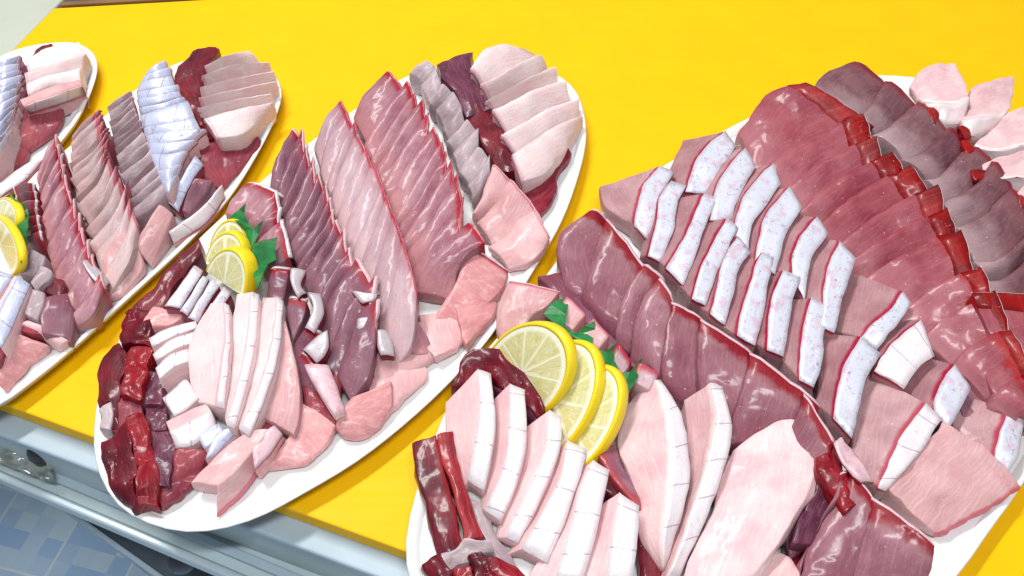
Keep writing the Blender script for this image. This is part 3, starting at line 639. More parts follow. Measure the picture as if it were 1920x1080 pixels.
piece(0, [[(1822,549),(1850,610),(1880,670)], [(1965,556),(1985,630),(1980,700)]], [[47,42,34],[40,36,30]], 'f', 'rose', label='broad rose red slice with a white lined top at the right edge', group='rose red slices '+RG, rimside=('0',), endskin='s_white', esw=1, esd=1, blood=3)
piece(0, [[(1830,640),(1850,710),(1880,770)], [(1960,650),(1985,740),(1990,820)]], [[36,32,26],[32,27,20]], 'f', 'rose', label='smooth rose slice lowest at the right edge above the plate rim', group='rose red slices '+RG, rimside=())
# dusky slices behind the red ridge
K = {0: q(8,[(690,73),(565,115),(500,200),(600,310)]), 1: q(8,[(842,170),(800,240),(750,300),(700,350)]), 2: q(8,[(1020,285),(930,340),(860,400),(780,440)]), 3: q(8,[(1140,370),(1070,440),(1000,500),(890,540)]),
     4: q(8,[(1215,475),(1150,550),(1090,610),(1000,630)]), 5: q(8,[(1370,560),(1290,650),(1210,730),(1100,760)]), 6: q(8,[(1490,690),(1400,780),(1310,870),(1180,900)]), 7: q(8,[(1570,860),(1480,950),(1380,1020),(1240,1040)]), 9: q(8,[(1660,1080),(1580,1180),(1480,1260),(1380,1280)])}
fan(9, K, [35,38,40,40], 'dusk', 'the dusky column behind the bright red ridge', 'dusky slices '+RG, drop=9, ext=1.25, saw=.3, endskin=None, lump=1.2, crown=.0045, jit=3)
# petals
pet = [
 ([[(1190,72),(1080,80),(1005,120),(968,190)],[(1235,160),(1130,185),(1050,200),(995,235)],[(1260,255),(1190,275),(1110,270),(1030,262)],[(1232,372),(1165,380),(1110,375),(1070,370)]],[[34,36,36,30],[30,31,31,27],[34,34,34,31],[24,24,24,24]],'pale folded petal slice farthest left at the top right of the right platter'),
 ([[(1475,140),(1400,150),(1330,165),(1262,195)],[(1475,230),(1400,240),(1330,260),(1262,300)],[(1445,320),(1370,335),(1300,342),(1222,345)],[(1400,405),(1330,425),(1280,440),(1215,425)]],[[32,34,34,30],[28,29,30,28],[32,33,33,31],[24,24,25,25]],'pale folded petal slice with a tall square tip, second from the left'),
 ([[(1580,285),(1500,300),(1440,330),(1395,395)],[(1580,390),(1490,395),(1400,420),(1310,450)],[(1570,470),(1480,485),(1400,500),(1285,480)],[(1540,520),(1460,540),(1390,550),(1310,525)]],[[32,34,34,30],[29,30,31,30],[32,33,33,32],[24,25,26,26]],'pale folded petal slice at the right edge above the third red core'),
 ([[(1620,480),(1520,510),(1440,530),(1345,565)],[(1620,550),(1520,565),(1430,585),(1290,590)],[(1610,625),(1510,640),(1410,645),(1275,625)],[(1600,680),(1500,685),(1430,680),(1330,655)]],[[32,34,34,31],[29,30,31,31],[32,33,34,33],[24,25,26,27]],'pale folded petal slice at the right edge with pointed left tip'),
 ([[(1640,620),(1570,650),(1520,690),(1480,725)],[(1640,700),(1580,720),(1530,740),(1475,745)],[(1640,800),(1590,800),(1540,800),(1495,770)],[(1640,850),(1600,850),(1560,840),(1520,800)]],[[31,33,33,31],[29,30,31,31],[31,32,33,33],[24,25,26,27]],'pale folded petal slice lowest at the right edge, mostly cropped')]
for i, (r_, z_, lab) in enumerate(pet):
    o = piece(8, r_, z_, 'ffs', 'leaf', 's_plain', lab, 'pale folded petal slices '+RG, lump=1.4, nu=12, t=8)
for r_, lab in [([[(1050,300),(1060,340),(1082,368)],[(1088,295),(1110,330),(1106,362)]], 'bright red core scrap tucked under the leftmost pale petal slice'),
                ([[(1198,388),(1222,420),(1232,455)],[(1245,385),(1264,420),(1264,448)]], 'bright red core scrap between the first and second pale petals'),
                ([[(1222,452),(1232,490),(1242,518)],[(1265,450),(1282,488),(1286,510)]], 'bright red core scrap just below the second pale petal'),
                ([[(1268,608),(1270,635),(1290,656)],[(1332,602),(1345,625),(1338,645)]], 'bright red core scrap at the tip of the pointed pale petal'),
                ([[(1488,735),(1498,762),(1518,792)],[(1530,730),(1545,760),(1548,780)]], 'bright red core scrap of the lowest cropped pale petal')]:
    piece(8, r_, [35, 34], 'f', 'bloodmeat', label=lab, group='red cores of the pale petals', name='meat_scrap', cat='meat scrap', t=5, nu=7, lump=1.5)
# blocks behind the lemons
piece(6, [[(400,50),(365,120),(355,200),(375,270)], [(578,88),(530,140),(480,175),(440,250)]], [[34,30,26,20],[36,34,30,24]], 'f', 'blush', label='pink grey slice at the left rim just behind the largest lemon slice', group='blocks behind the lemons', rimside=('0',), endskin='s_pale', esw=1.5)
for i, (c_, lab) in enumerate([([[(600,103),(545,178)],[(668,168),(622,222)]], 'first pinkish block behind the green leaf tips, counted from the left'), ([[(692,178),(640,236)],[(750,243),(712,287)]], 'second pinkish block behind the green leaf tips, above the middle lemon'), ([[(778,262),(745,312)],[(828,330),(797,380)]], 'third pinkish block behind the green leaf tips, beside the last lemon'), ([[(850,335),(820,400)],[(925,372),(890,430)]], 'fourth block behind the leaf tips, whitish at its edge')]):
    piece(6, c_, [[37,33],[35,32]], 'f', 'blush' if i < 2 else 'grey', label=lab, group='blocks behind the lemons', rimside=('0','A'), nu=6)
piece(6, [[(500,30),(560,110),(640,190),(720,270),(800,350)], [(600,20),(660,120),(720,200),(790,280),(860,360)]], [22,22], 'f', 'mauve', label='dark mauve strip lying under the pinkish blocks behind the lemons', lump=1.5)

# ------------------------------------------------------------------ lemons
ml = NT('lemon_flesh'); ob, uv, rnd = ml.coords()
sxy = ml.n('ShaderNodeSeparateXYZ'); ml.l(uv, sxy.inputs[0])      # uv: x = radius 0..1, y = angle turns
seg = ml.math('FRACT', ml.math('MULTIPLY', sxy.outputs[1], 5)); sd = ml.math('MULTIPLY', ml.math('ABSOLUTE', ml.math('SUBTRACT', seg, .5)), 2)
r_ = sxy.outputs[0]
memb = ml.ramp(ml.math('MULTIPLY', ml.math('SUBTRACT', 1.0, sd), r_), .10, .03)
pulp = ml.mix(ml.ramp(ml.noise(ml.vec(uv, (6, 70, 1)), 1, 3, .6, .3), .35, .7), (.60, .57, .24), (.76, .73, .42))
c = ml.mix(memb, pulp, (.86, .83, .60))
c = ml.mix(ml.ramp(r_, .76, .83), c, (.88, .85, .66))
c = ml.mix(ml.ramp(r_, .945, .965), c, (.88, .68, .01))
c = ml.mix(ml.math('SUBTRACT', 1.0, ml.ramp(r_, .05, .1)), c, (.88, .85, .66))
ml.l(c, ml.b.inputs['Base Color']); ml.b.inputs['Roughness'].default_value = .25; ml.b.inputs['Subsurface Weight'].default_value = .3; ml.b.inputs['Subsurface Scale'].default_value = .004
ml.b.inputs['Coat Weight'].default_value = .4
ml.l(ml.bump(ml.noise(ml.vec(uv, (8, 90, 1)), 1, 3), .35, .0008), ml.b.inputs['Normal'])
mr = plain('lemon_rind', (.90, .66, .004), .35, 1400, .35, .06, coat=.2)
def lemon(P, Q, R_, zP, zQ, zR, thick, label, ns=44, over=0.0):
    p, q_, r = un(*P, zP), un(*Q, zQ), un(*R_, zR); c = (p + q_) / 2; e1 = (q_ - p) / 2; e2 = r - c
    nrm = e1.cross(e2).normalized(); nrm = nrm if nrm.dot(Vector((0, 0, CH)) - c) > 0 else -nrm
    ang = lambda k: -over + (math.pi + 2 * over) * k / ns
    rings = [0, .15, .3, .45, .6, .75, .88, .97, 1.0]
    def ring_pts(f, off): return [c + (e1 * -math.cos(ang(k)) + e2 * math.sin(ang(k))) * f - nrm * off for k in range(ns + 1)]
    V = []; U = []; Fc = []
    for side, off in ((0, 0), (1, thick)):
        for f in rings:
            for k, v in enumerate(ring_pts(f, off + (.0005 if f == 1.0 and side == 0 else 0))): V.append(v); U.append((f * .93, ang(k) / math.pi + .03 * math.sin(k * .9)))
    w = ns + 1; nr = len(rings)
    for s in (0, nr):
        for i in range(nr - 1):
            for k in range(ns): Fc.append([(s + i) * w + k, (s + i + 1) * w + k, (s + i + 1) * w + k + 1, (s + i) * w + k + 1])
    for k in (0, ns):
        for i in range(nr - 1): Fc.append([i * w + k, (i + 1) * w + k, (nr + i + 1) * w + k, (nr + i) * w + k])
    for k in range(ns): Fc.append([(nr - 1) * w + k, (nr - 1) * w + k + 1, (2 * nr - 1) * w + k + 1, (2 * nr - 1) * w + k])
    org = c.copy()
    o = bpy.data.objects.new('lemon_slice', None); S.collection.objects.link(o); o.location = org
    pu = link('pulp', [v - org for v in V], Fc, ml.m, parent=o, uvs=U, smoothed=False)
    # rind: band wrapped round the arc
    V = []; Fc = []
    prof = [(.955, -.0002), (1.0, -.0003), (1.035, .0008), (1.045, thick * .5), (1.035, thick - .0008), (1.0, thick + .0003), (.955, thick + .0002)]
    for k in range(ns + 1):
        for f, off in prof:
            dv = (e1 * -math.cos(ang(k)) + e2 * math.sin(ang(k))) * f
            V.append(c + dv * (1 + .006 * nz(dv, 300)) - nrm * off - org)
    m = len(prof)
    for k in range(ns):
        for i in range(m): Fc.append([k * m + i, (k + 1) * m + i, (k + 1) * m + (i + 1) % m, k * m + (i + 1) % m])
    for k in (0, ns): Fc.append([k * m + i for i in range(m)])
    link('rind', V, Fc, mr, parent=o)
    tag(o, label, 'lemon slice', 'lemon slices used as garnish'); return o
L6 = lambda x, y: q(6, [(x, y)])[0]
lemon(L6(357, 262), L6(538, 488), L6(574, 238), 26, 26, 58, .0075, 'largest and frontmost lemon slice on the right platter', over=.45)
lemon(L6(490, 350), L6(618, 598), L6(690, 298), 24, 24, 52, .0075, 'middle lemon slice of the three on the right platter', over=.45)
lemon(L6(570, 430), L6(685, 670), L6(774, 382), 22, 22, 48, .0075, 'lowest lemon slice on the right platter, beside the pale leaf slice', over=.45)
LD = lambda x, y: q('D', [(x, y)])[0]
lemon(LD(78, 925), LD(285, 1068), LD(245, 815), 30, 32, 52, .010, 'frontmost half lemon slice on the middle platter, thick yellow rind')
lemon(LD(72, 868), LD(290, 960), LD(225, 712), 28, 30, 48, .0075, 'middle half lemon slice of three on the middle platter')
lemon(LD(100, 790), LD(310, 860), LD(235, 642), 26, 28, 44, .0075, 'backmost half lemon slice on the middle platter, mostly covered')
LA_ = lambda x, y: q('A', [(x, y)])[0]
lemon(LA_(-60, 215), LA_(55, 480), LA_(62, 300), 26, 30, 50, .005, 'lower lemon slice seen edge on at the left edge of the photo')
lemon(LA_(-30, 150), LA_(52, 300), LA_(62, 160), 26, 30, 46, .005, 'upper lemon slice seen edge on at the left edge of the photo')
# green leaf garnishes
mg = plain('green_leaf', (.015, .22, .05), .35, 700, .3, .5, coat=.3, nsc=120)
from mathutils.geometry import tessellate_polygon
def leafs(Z, pts, label, z=42):
    """serrated leaf: a thin curved sheet cut with pointed tips"""
    P = [un(x, y, z + 3 * math.sin(k * 1.3)) for k, (x, y) in enumerate(q(Z, pts))]; org = sum(P, Vector()) / len(P)
    T = tessellate_polygon([[(p.x, p.y, 0) for p in P]])
    o = link('garnish_leaf', P, [list(t) for t in T], mg, origin=org, smoothed=False)
    s = o.modifiers.new('thick', 'SOLIDIFY'); s.thickness = .0007
    tag(o, label, 'garnish leaf', 'green garnish leaves')
leafs(6, [(520,168),(545,135),(560,122),(575,118),(605,107),(604,140),(600,170),(592,212),(618,228),(640,232),(665,205),(700,188),(699,215),(697,240),(688,272),(715,290),(735,298),(775,262),(770,295),(762,325),(790,370),(820,370),(860,318),(855,350),(848,385),(808,460),(790,440),(740,370),(700,300),(600,230),(560,200)], 'green serrated leaf garnish showing between the lemons on the right platter', 36)
leafs('D', [(212,628),(240,600),(262,582),(300,543),(292,600),(318,655),(345,690),(365,665),(398,640),(385,680),(375,720),(352,775),(400,757),(430,752),(482,738),(472,770),(468,800),(476,862),(430,885),(415,920),(400,950),(372,1032),(350,960),(335,800),(300,700),(250,650)], 'green serrated leaf garnish right of the lemons on the middle platter', 42)
leafs('A', [(52,108),(75,135),(108,150),(120,175),(134,203),(130,230),(130,265),(124,290),(126,340),(116,370),(114,400),(95,428),(85,350),(80,240),(60,160)], 'green leaf garnish beside the edge on lemons at the left edge', 42)

# ================================================================== MIDDLE PLATTER
RG = 'on the middle platter'
K = {0: q(5,[(368,138),(310,190),(255,265),(222,345)]), 1: q(5,[(443,172),(380,250),(315,350),(268,445)]), 6: q(5,[(588,412),(520,520),(450,640),(380,750)]), 9: q(5,[(655,560),(590,680),(520,800),(440,900)]), 11: q(5,[(712,775),(610,870),(520,980),(480,1070)]), 12: q(5,[(770,848),(700,900),(655,980),(640,1090)])}
fan(12, K, [44,40,35,28], 'pinkgrey', 'the tall pink grey fan of the middle platter', 'tall pink grey fan '+RG, drop=5, saw=.6, esw=2, esd=1.5, lump=.7, zk=[42,37,30,20])
piece(5, [[(716,872),(670,950),(635,1040),(530,1190)], [(866,965),(840,1040),(760,1120),(600,1240)]], [[30,27,22,16],[24,20,16,13]], 'f', 'salmon', label='salmon pink slice with pale rings and a red rim, front end of pink fan', group='flat pink slices '+RG, rimside=('0',), endskin='s_pale', esw=1.5, esd=1)
K = {0: [(637,188),(612,215),(597,245),(589,280)], 3: [(672,250),(648,300),(630,345),(618,385)], 6: [(715,335),(690,390),(668,440),(650,490)], 8: [(742,402),(720,470),(702,530),(690,590)], 9: [(758,450),(740,530),(722,600),(706,650)], 10: [(782,548),(778,600),(770,650),(742,690)]}
fan(10, K, [43,40,35,29], 'grey', 'the pale grey fan with the long red ridge', 'pale grey fan '+RG, drop=4, saw=.2, esw=2.0, esd=1.5, lump=.5, zk=[40,36,28,18])
piece(4, [[(700,500),(695,600),(720,690)], [(735,520),(790,600),(838,695)], ], [[32,26,18],[29,22,14]], 'f', 'pinkgrey', label='pinkish slice with dark seam at the front tip of the grey fan', group='flat pink slices '+RG, rimside=('0','A'))
K = {0: [(548,243),(524,285),(511,315),(506,347)], 1: [(567,243),(548,290),(530,340),(514,375)], 2: [(572,268),(556,312),(535,362),(521,398)], 5: [(608,342),(588,395),(562,432),(535,470)], 8: q(4,[(464,190),(425,265),(370,340),(335,400)]), 9: q(4,[(480,215),(440,290),(385,380),(350,455)]), 10: q(4,[(500,270),(455,350),(410,430),(385,510)]), 11: q(4,[(545,330),(485,410),(435,500),(405,580)]), 12: q(4,[(605,400),(520,480),(460,600),(420,710)]), 13: q(4,[(612,478),(535,540),(490,660),(455,780)]), 14: q(4,[(610,600),(602,680),(580,780),(520,870)])}
fan(14, K, [40,38,34,28], 'mauve', 'the dark mauve fan behind the lemons', 'dark mauve fan '+RG, drop=5, saw=.6, esw=3.2, esd=2, lump=.8, zk=[38,34,29,22], endskin='s_pale')
K = {0: q('D',[(325,425),(270,460),(215,530),(185,600)]), 1: q('D',[(455,465),(400,530),(345,600),(310,650)]), 2: q('D',[(490,565),(430,620),(380,670),(340,720)]), 3: q('D',[(500,645),(450,690),(400,730),(350,780)]), 4: q('D',[(527,735),(480,790),(430,840),(380,880)]), 5: q('D',[(545,850),(510,870),(470,890),(430,910)])}
fan(5, K, [38,36,33,29], 'pinkgrey', 'the short row beside the green leaf', 'short row beside the leaf '+RG, drop=6, saw=.35, endskin='s_white', esw=2.6, esd=1.2, lump=.8)
for A_, B_, z_, sp_, lab in [
  ([(785,590),(795,640),(815,668)],[(862,590),(874,622),(858,655)],[18,14],'blush','flat blush slice on the front rim below the salmon ringed slice'),
  ([(850,560),(862,612),(872,648)],[(928,538),(930,585),(905,618)],[20,15],'salmon','thin salmon slice reaching the front rim under the ringed slice'),
  ([(700,690),(692,735),(705,785)],[(775,655),(800,700),(752,755)],[17,13],'blush','thin blush slice beside the round shiny red pink slice')]:
    piece(0, [A_, B_], z_, 'f', sp_, label=lab, group='flat pink slices '+RG, lump=1.2)
cg = 'grey capped pieces '+RG
for rls, z_, lab, es in [
  ([[(218,368),(205,420),(195,490)],[(288,372),(275,430),(262,500)]],[[40,36,30],[39,35,29]],'square piece with a pale cap next to the thick lemon rind','s_grey'),
  ([[(285,478),(275,530),(290,600)],[(352,490),(338,560),(300,640)]],[[37,33,27],[35,31,25]],'mauve piece second in the grey capped column by the pale slices','s_grey'),
  ([[(350,585),(320,620),(295,670)],[(400,612),(370,660),(310,740)]],[[35,30,24],[32,28,22]],'mauve piece third in the grey capped column, above the pale wedge','s_grey'),
  ([[(330,685),(310,730),(315,800)],[(385,720),(400,790),(440,860)]],[[30,26,20],[28,24,18]],'mauve piece under the pale pointed wedge at the fan end','s_grey')]:
    piece(4, rls, z_, 'f', 'mauve', label=lab, group=cg, rimside=('0',), endskin=es, esw=2, esd=.5)
for rls, z_, lab in [
  ([[(290,368),(292,430),(318,482)],[(345,372),(330,430),(352,458)]],[[43,41,38],[41,39,37]],'curled grey skin cap first in the column beside the mauve fan'),
  ([[(355,455),(372,520),(345,588)],[(402,462),(412,540),(378,612)]],[[40,38,36],[38,36,34]],'curled grey skin cap second in the column beside the mauve fan'),
  ([[(428,598),(380,630),(338,672)],[(434,660),(415,695),(388,722)]],[[38,36,34],[34,33,31]],'angular grey skin cap lowest in the column beside the mauve fan'),
  ([[(520,455),(545,488),(560,500)],[(615,462),(612,478),(600,492)]],[[36,35,34],[36,35,34]],'flat grey skin cap on the front of the mauve fan'),
  ([[(540,560),(538,585),(538,605)],[(615,555),(612,590),(602,612)]],[[34,33,31],[33,32,30]],'small grey skin cap with red underside in front of mauve fan'),
  ([[(612,600),(615,650),(628,695)],[(650,600),(672,650),(680,695)]],[[32,30,27],[30,28,25]],'grey skin cap touching the foot of the pale grey fan'),
  ([[(342,730),(390,820),(455,922)],[(432,730),(465,820),(497,912)]],[[33,30,26],[31,28,24]],'pale pointed wedge lying on the mauve slices near the front rim')]:
    piece(4, rls, z_, 's', 'rosecut' if 'wedge' not in lab else 'palecut', 's_grey' if 'wedge' not in lab else 's_pale', lab, cg, t=7, nu=8, lump=.6)
# small glassy column and pale slices behind
K = {0: q(5,[(525,95),(490,110),(450,160)]), 1: q(5,[(575,135),(545,165),(515,205)]), 2: q(5,[(592,195),(570,235),(540,285)]), 3: q(5,[(645,235),(605,275),(570,315)]), 4: q(5,[(672,285),(640,330),(595,380)]), 5: q(5,[(685,335),(645,380),(615,425)]), 6: q(5,[(738,370),(680,430),(640,470)]), 7: q(5,[(738,440),(690,495),(650,550)]), 8: q(5,[(785,485),(740,550),(695,610)]), 9: q(5,[(790,560),(755,620),(720,670)])}
fan(9, K, [36,34,28], 'glassy', 'the narrow glassy column behind the tall pink fan', 'narrow glassy column '+RG, drop=6, endskin=None, lump=.7, ext=1.3)
K = {0: q(5,[(800,530),(775,590),(755,660),(720,730)]), 1: q(5,[(878,592),(850,650),(810,700),(740,770)]), 2: q(5,[(970,690),(900,740),(850,800),(780,850)]), 3: q(5,[(1035,828),(1000,890),(940,935),(870,965)])}
fan(3, K, [33,32,28,22], 'blush', 'the curved blush row near the right rim', 'curved blush slices '+RG, drop=7, endskin='s_pale', esw=1, esd=1, lump=1, zk=[26,25,21,16], crown=.004, saw=.3)
piece(5, [[(575,108),(600,180),(650,230),(690,330)], [(716,58),(715,150),(755,230),(795,300)]], [[28,32,32,30],[25,29,30,29]], 'f', 'purple', label='dark glossy meat slab at the back tip of the middle platter', group='dark meat '+RG, lump=1.5, rimside=('A','0'))
piece(5, [[(680,260),(710,360),(770,450),(820,540)], [(790,270),(825,370),(880,470),(900,560)]], [28,28], 'f', 'red', label='dark meat strip running down between glassy column and white fan', group='dark meat '+RG, lump=2.4)
piece(5, [[(1105,450),(1030,500),(950,570),(895,600)], [(1128,480),(1070,570),(1058,660),(990,742)]], [[20,22,22,20],[15,15,14,14]], 'f', 'rosecut', label='flat dark red slice under the white fan along the right rim', group='dark meat '+RG, lump=1)
K = {0: q(5,[(708,130),(760,55),(840,30),(912,48)]), 1: q(5,[(748,205),(830,170),(920,110),(1008,70)]), 2: q(5,[(778,262),(870,215),(960,170),(1060,130)]), 3: q(5,[(795,312),(890,265),(990,215),(1108,185)]), 4: q(5,[(832,385),(920,340),(1010,285),(1150,240)]), 5: q(5,[(872,478),(960,425),(1060,360),(1182,322)]), 6: q(5,[(925,595),(1010,565),(1080,490),(1178,350)])}
fan(6, K, [40,37,33,26], 'pale', 'the white fan at the back right of middle platter', 'white fan '+RG, drop=13, ext=1.22, saw=.3, saw1=.3, endskin='s_pale', esw=1, esd=3, lump=.7, crown=.003)
# front pale group
WG = 'large pale slices '+RG
piece(3, [[(445,240),(375,370),(368,480),(388,592)], [(495,240),(500,350),(480,500),(465,606)], [(512,250),(512,400),(502,520),(493,614)]], [[34,32,30,26],[40,40,38,33],[38,38,36,31]], 'fs', 'pale', 's_white', 'broad pale slice leftmost of four under the lemon on middle platter', WG, lump=.6, nu=14)
piece(3, [[(540,210),(515,330),(508,450),(495,640)], [(590,203),(580,330),(555,490),(500,675)], [(618,213),(606,370),(578,510),(531,692)]], [[32,30,28,24],[41,41,39,33],[39,39,37,30]], 'fs', 'pale', 's_white', 'narrow pale slice second of four under the lemon on middle platter', WG, lump=.6, nu=14)
piece(3, [[(630,222),(600,350),(580,500),(538,680)], [(682,222),(665,380),(615,550),(548,692)], [(703,240),(690,400),(645,560),(584,717)]], [[32,30,28,24],[41,41,38,32],[39,39,36,29]], 'fs', 'pale', 's_white', 'long pale slice third of four, split tip pointing to the rim', WG, lump=.6, nu=14)
piece(3, [[(690,300),(665,430),(645,560),(620,642)], [(712,310),(745,450),(764,590),(741,712)]], [[33,31,28,24],[35,33,29,24]], 'f', 'blush', None, 'triangular pinkish slice rightmost of the four big pale ones', WG, lump=.7, nu=14)
for A_, B_, lab in [([(385,110),(335,180),(283,255)],[(418,130),(382,190),(338,262)],'lavender silver strip first behind the pale slices, beside dark meat'),
                    ([(415,150),(370,220),(335,270)],[(440,160),(405,225),(362,290)],'lavender silver strip second behind the pale slices'),
                    ([(448,160),(405,230),(365,295)],[(478,185),(440,240),(400,310)],'bright silver strip third behind the pale slices, below the lemon'),
                    ([(490,188),(450,250),(415,305)],[(515,210),(480,270),(440,320)],'silver strip fourth behind the pale slices, mostly hidden')]:
    piece(3, [A_, B_], [33, 31], 's', 'mauve', 's_silver', lab, 'silver strips '+RG, nu=8)
for rls, z_, bd, lab in [
  ([[(225,368),(290,335),(392,308)],[(238,398),(320,360),(398,332)],[(242,425),(320,390),(398,350)]],[34,33,27],'sf','pale curved slice highest of the three left of broad pale slices'),
  ([[(240,425),(310,372),(395,345)],[(252,448),(330,405),(400,378)],[(256,470),(330,440),(400,400)]],[32,31,25],'sf','pale curved slice middle of the three left of broad pale slices'),
  ([[(248,475),(300,425),(365,405)],[(262,515),(320,470),(370,450)],[(278,555),(330,525),(375,500)]],[31,30,20],'sf','pale block with pink striped face, lowest of the three at left'),
  ([[(275,580),(345,520),(360,515)],[(315,645),(360,620),(405,582)]],[29,28],'s','small white cube beside the dark purple meat on middle platter'),
  ([[(285,665),(360,625),(430,598)],[(300,700),(375,665),(445,625)],[(325,758),(390,745),(460,680)]],[28,29,24],'fs','white scored block below the small white cube'),
  ([[(398,705),(430,690),(470,670)],[(425,760),(460,735),(495,700)]],[24,24],'s','small scored white chip left of the silver cube'),
  ([[(460,720),(490,695),(520,685)],[(428,800),(470,775),(535,710)]],[26,23],'s','small bright silver cube below the broad pale slices')]:
    piece(3, rls, z_, bd, 'palecut', 's_silvercut' if 'silver' in lab else 's_white', lab, 'pale blocks '+RG, nu=8, lump=.5)
piece(3, [[(375,880),(430,820),(520,735),(590,690)], [(470,890),(540,830),(600,760),(660,690)], [(462,1000),(560,905),(650,780),(703,708)]], [[22,25,28,30],[24,25,27,28],[12,13,16,20]], 'ff', 'blush', None, 'big pale pink slice lying lowest near the front rim, middle platter', 'flat pink slices '+RG, lump=1, nu=14, rimside=('B',))
piece(3, [[(590,760),(630,710),(670,680)],[(600,830),(650,780),(700,712)]], [27,24], 's', 'salmon', 's_pale', 'narrow pinkish white strip on top of the lowest pink slice', 'flat pink slices '+RG, nu=8)
piece(3, [[(765,590),(735,690),(690,760),(630,828)], [(892,672),(850,745),(790,805),(700,830)]], [[22,20,18,15],[17,15,13,12]], 'f', 'salmon', label='flat salmon pink slice with faint white lines beside triangular slice', group='flat pink slices '+RG, lump=1)
piece(4, [[(520,850),(480,900),(462,950),(490,995)], [(665,790),(668,880),(630,950),(570,1003)]], [[22,22,20,15],[20,17,14,12]], 'f', 'salmon', label='round shiny red pink slice on the front rim of middle platter', group='flat pink slices '+RG, lump=1, e1=.3)
piece(4, [[(605,640),(602,720),(610,790),(672,815)], [(790,560),(820,640),(848,690),(760,760)]], [[22,19,16,13],[20,17,14,12]], 'f', 'blush', label='flat pale pink slice under the front tip of the grey fan', group='flat pink slices '+RG, lump=1)
piece(4, [[(318,690),(325,780),(345,880)], [(470,700),(480,830),(462,950)]], [20,18], 'f', 'rosecut', label='dark rose slice under the pale pointed wedge', group='flat pink slices '+RG, lump=1)
piece(3, [[(600,655),(570,720),(560,760)], [(690,690),(700,720),(680,760)]], [20,19], 'f', 'rosecut', label='dark rose scrap between the third pale slice and pink strip', lump=1)
DG = 'dark meat '+RG
for A_, B_, z_, sp_, lab, lm in [
  ([(405,12),(330,70),(230,200),(145,270)],[(412,62),(350,140),(285,245),(205,315)],[[31,30,27,24],[28,27,25,22]],'red','long dark red strip with a pointed tip behind the lemons',1.8),
  ([(150,268),(132,330),(135,390)],[(235,250),(238,330),(225,400)],[24,26],'red','dark red lump on the back rim below the long pointed strip',2.6),
  ([(118,385),(62,440),(38,560),(62,690)],[(158,430),(125,520),(112,600),(112,690)],[[20,20,19,19],[24,24,23,22]],'red','dark red strip along the leftmost rim of the middle platter',2),
  ([(160,405),(140,470),(120,570)],[(248,405),(218,500),(195,590)],[27,27],'redbright','bright red meat strip with pale sinew beside the rim strip',2.6),
  ([(205,490),(190,550),(200,600)],[(275,480),(285,540),(270,600)],[22,23],'purple','dark purple cube left of the striped pale block',1.8),
  ([(205,600),(205,650),(225,690)],[(275,590),(292,640),(285,690)],[20,21],'purple','dark purple cube just left of the white scored block',2),
  ([(105,570),(100,640),(95,700)],[(200,600),(205,650),(190,700)],[20,21],'rosecut','smooth brownish red slice between rim strip and purple cubes',1),
  ([(55,745),(70,850),(120,940),(172,982)],[(150,655),(165,750),(180,870),(190,975)],[[20,20,18,14],[26,27,26,20]],'red','large dark glossy red chunk at the lower left end of middle platter',2.6),
  ([(150,650),(170,750),(190,870),(180,970)],[(215,640),(232,750),(258,860),(258,955)],[[27,28,26,20],[24,25,23,18]],'redbright','long bright red lump right of the large dark glossy chunk',2.8),
  ([(210,690),(230,770),(235,830),(255,880)],[(300,690),(322,750),(310,820),(290,880)],[23,23],'purple','shiny purple meat piece right of the bright red lump',2),
  ([(325,765),(300,840),(262,900),(272,975)],[(420,765),(422,800),(380,880),(350,925)],[[23,21,18,13],[22,20,16,12]],'rosecut','dark rose slice between the purple piece and lowest pink slice',1.6)]:
    piece(3, [A_, B_], z_ if isinstance(z_[0], list) else z_, 'f', sp_, label=lab, group=DG, lump=lm, nu=16)
piece(3, [[(240,255),(215,290),(195,325)], [(360,282),(310,320),(240,335)]], [27,24], 'f', 'salmon', label='small salmon pink triangle between dark meat and silver strips', lump=.8)
piece(3, [[(45,620),(55,650),(50,690)], [(92,590),(95,640),(85,690)]], [22,24], 'f', 'glassy', label='small whitish sinew scrap on the leftmost rim of middle platter', lump=1)

# ================================================================== SECOND PLATTER
RG = 'on the second platter'
K = {0: q(1,[(885,235),(930,195),(985,172)]), 3: q(1,[(815,350),(920,330),(1045,312)]), 6: q(1,[(838,500),(960,470),(1122,415)]), 8: q(1,[(862,620),(1000,600),(1212,578)]), 10: q(1,[(900,740),(1000,730),(1105,715)]), 13: q(1,[(985,965),(1010,955),(1045,900)])}
fan(13, K, [34,38,36], 'palecut', 'the silver skinned fillet of the second platter', 'silver skinned fillet slices '+RG, drop=2.5, ext=1.1, saw=0, rim='1', endskin='s_pale', esw=1.2, esd=3, bands='s', sk='s_silvercut', crown=.001, lump=.35, nu=9, jit=2)
K = {0: q(1,[(768,350),(710,395),(640,445)]), 7: q(1,[(850,600),(770,680),(690,745)]), 14: q(1,[(1000,960),(900,1050),(800,1130)])}
fan(14, K, [35,32,24], 'glassy', 'the ribbed pale column left of silver fillet', 'ribbed pale column '+RG, drop=6, ext=1.3, saw=.12, endskin='s_pale', esw=1.5, esd=2, jit=2, lump=.6)
piece(2, [[(700,192),(640,285),(592,375)], [(762,238),(725,340),(665,465)]], [[34,30,24],[28,22,14]], 'f', 'blush', label='pale pink block at the front end of the ribbed pale column', group='flat pink slices '+RG, rimside=(), lump=.7)
K = {0: [(186,207),(160,228),(134,258)], 4: [(203,250),(172,288),(132,320)], 8: [(205,300),(182,348),(146,385)], 11: [(236,345),(212,402),(170,450)], 14: [(260,425),(242,490),(198,560)]}
fan(14, K, [38,35,27], 'beige', 'the wide beige fan of the second platter', 'wide beige fan '+RG, drop=5, saw=.6, esw=1.6, esd=1.5, jit=1.2, zk=[34,30,18], lump=.6)
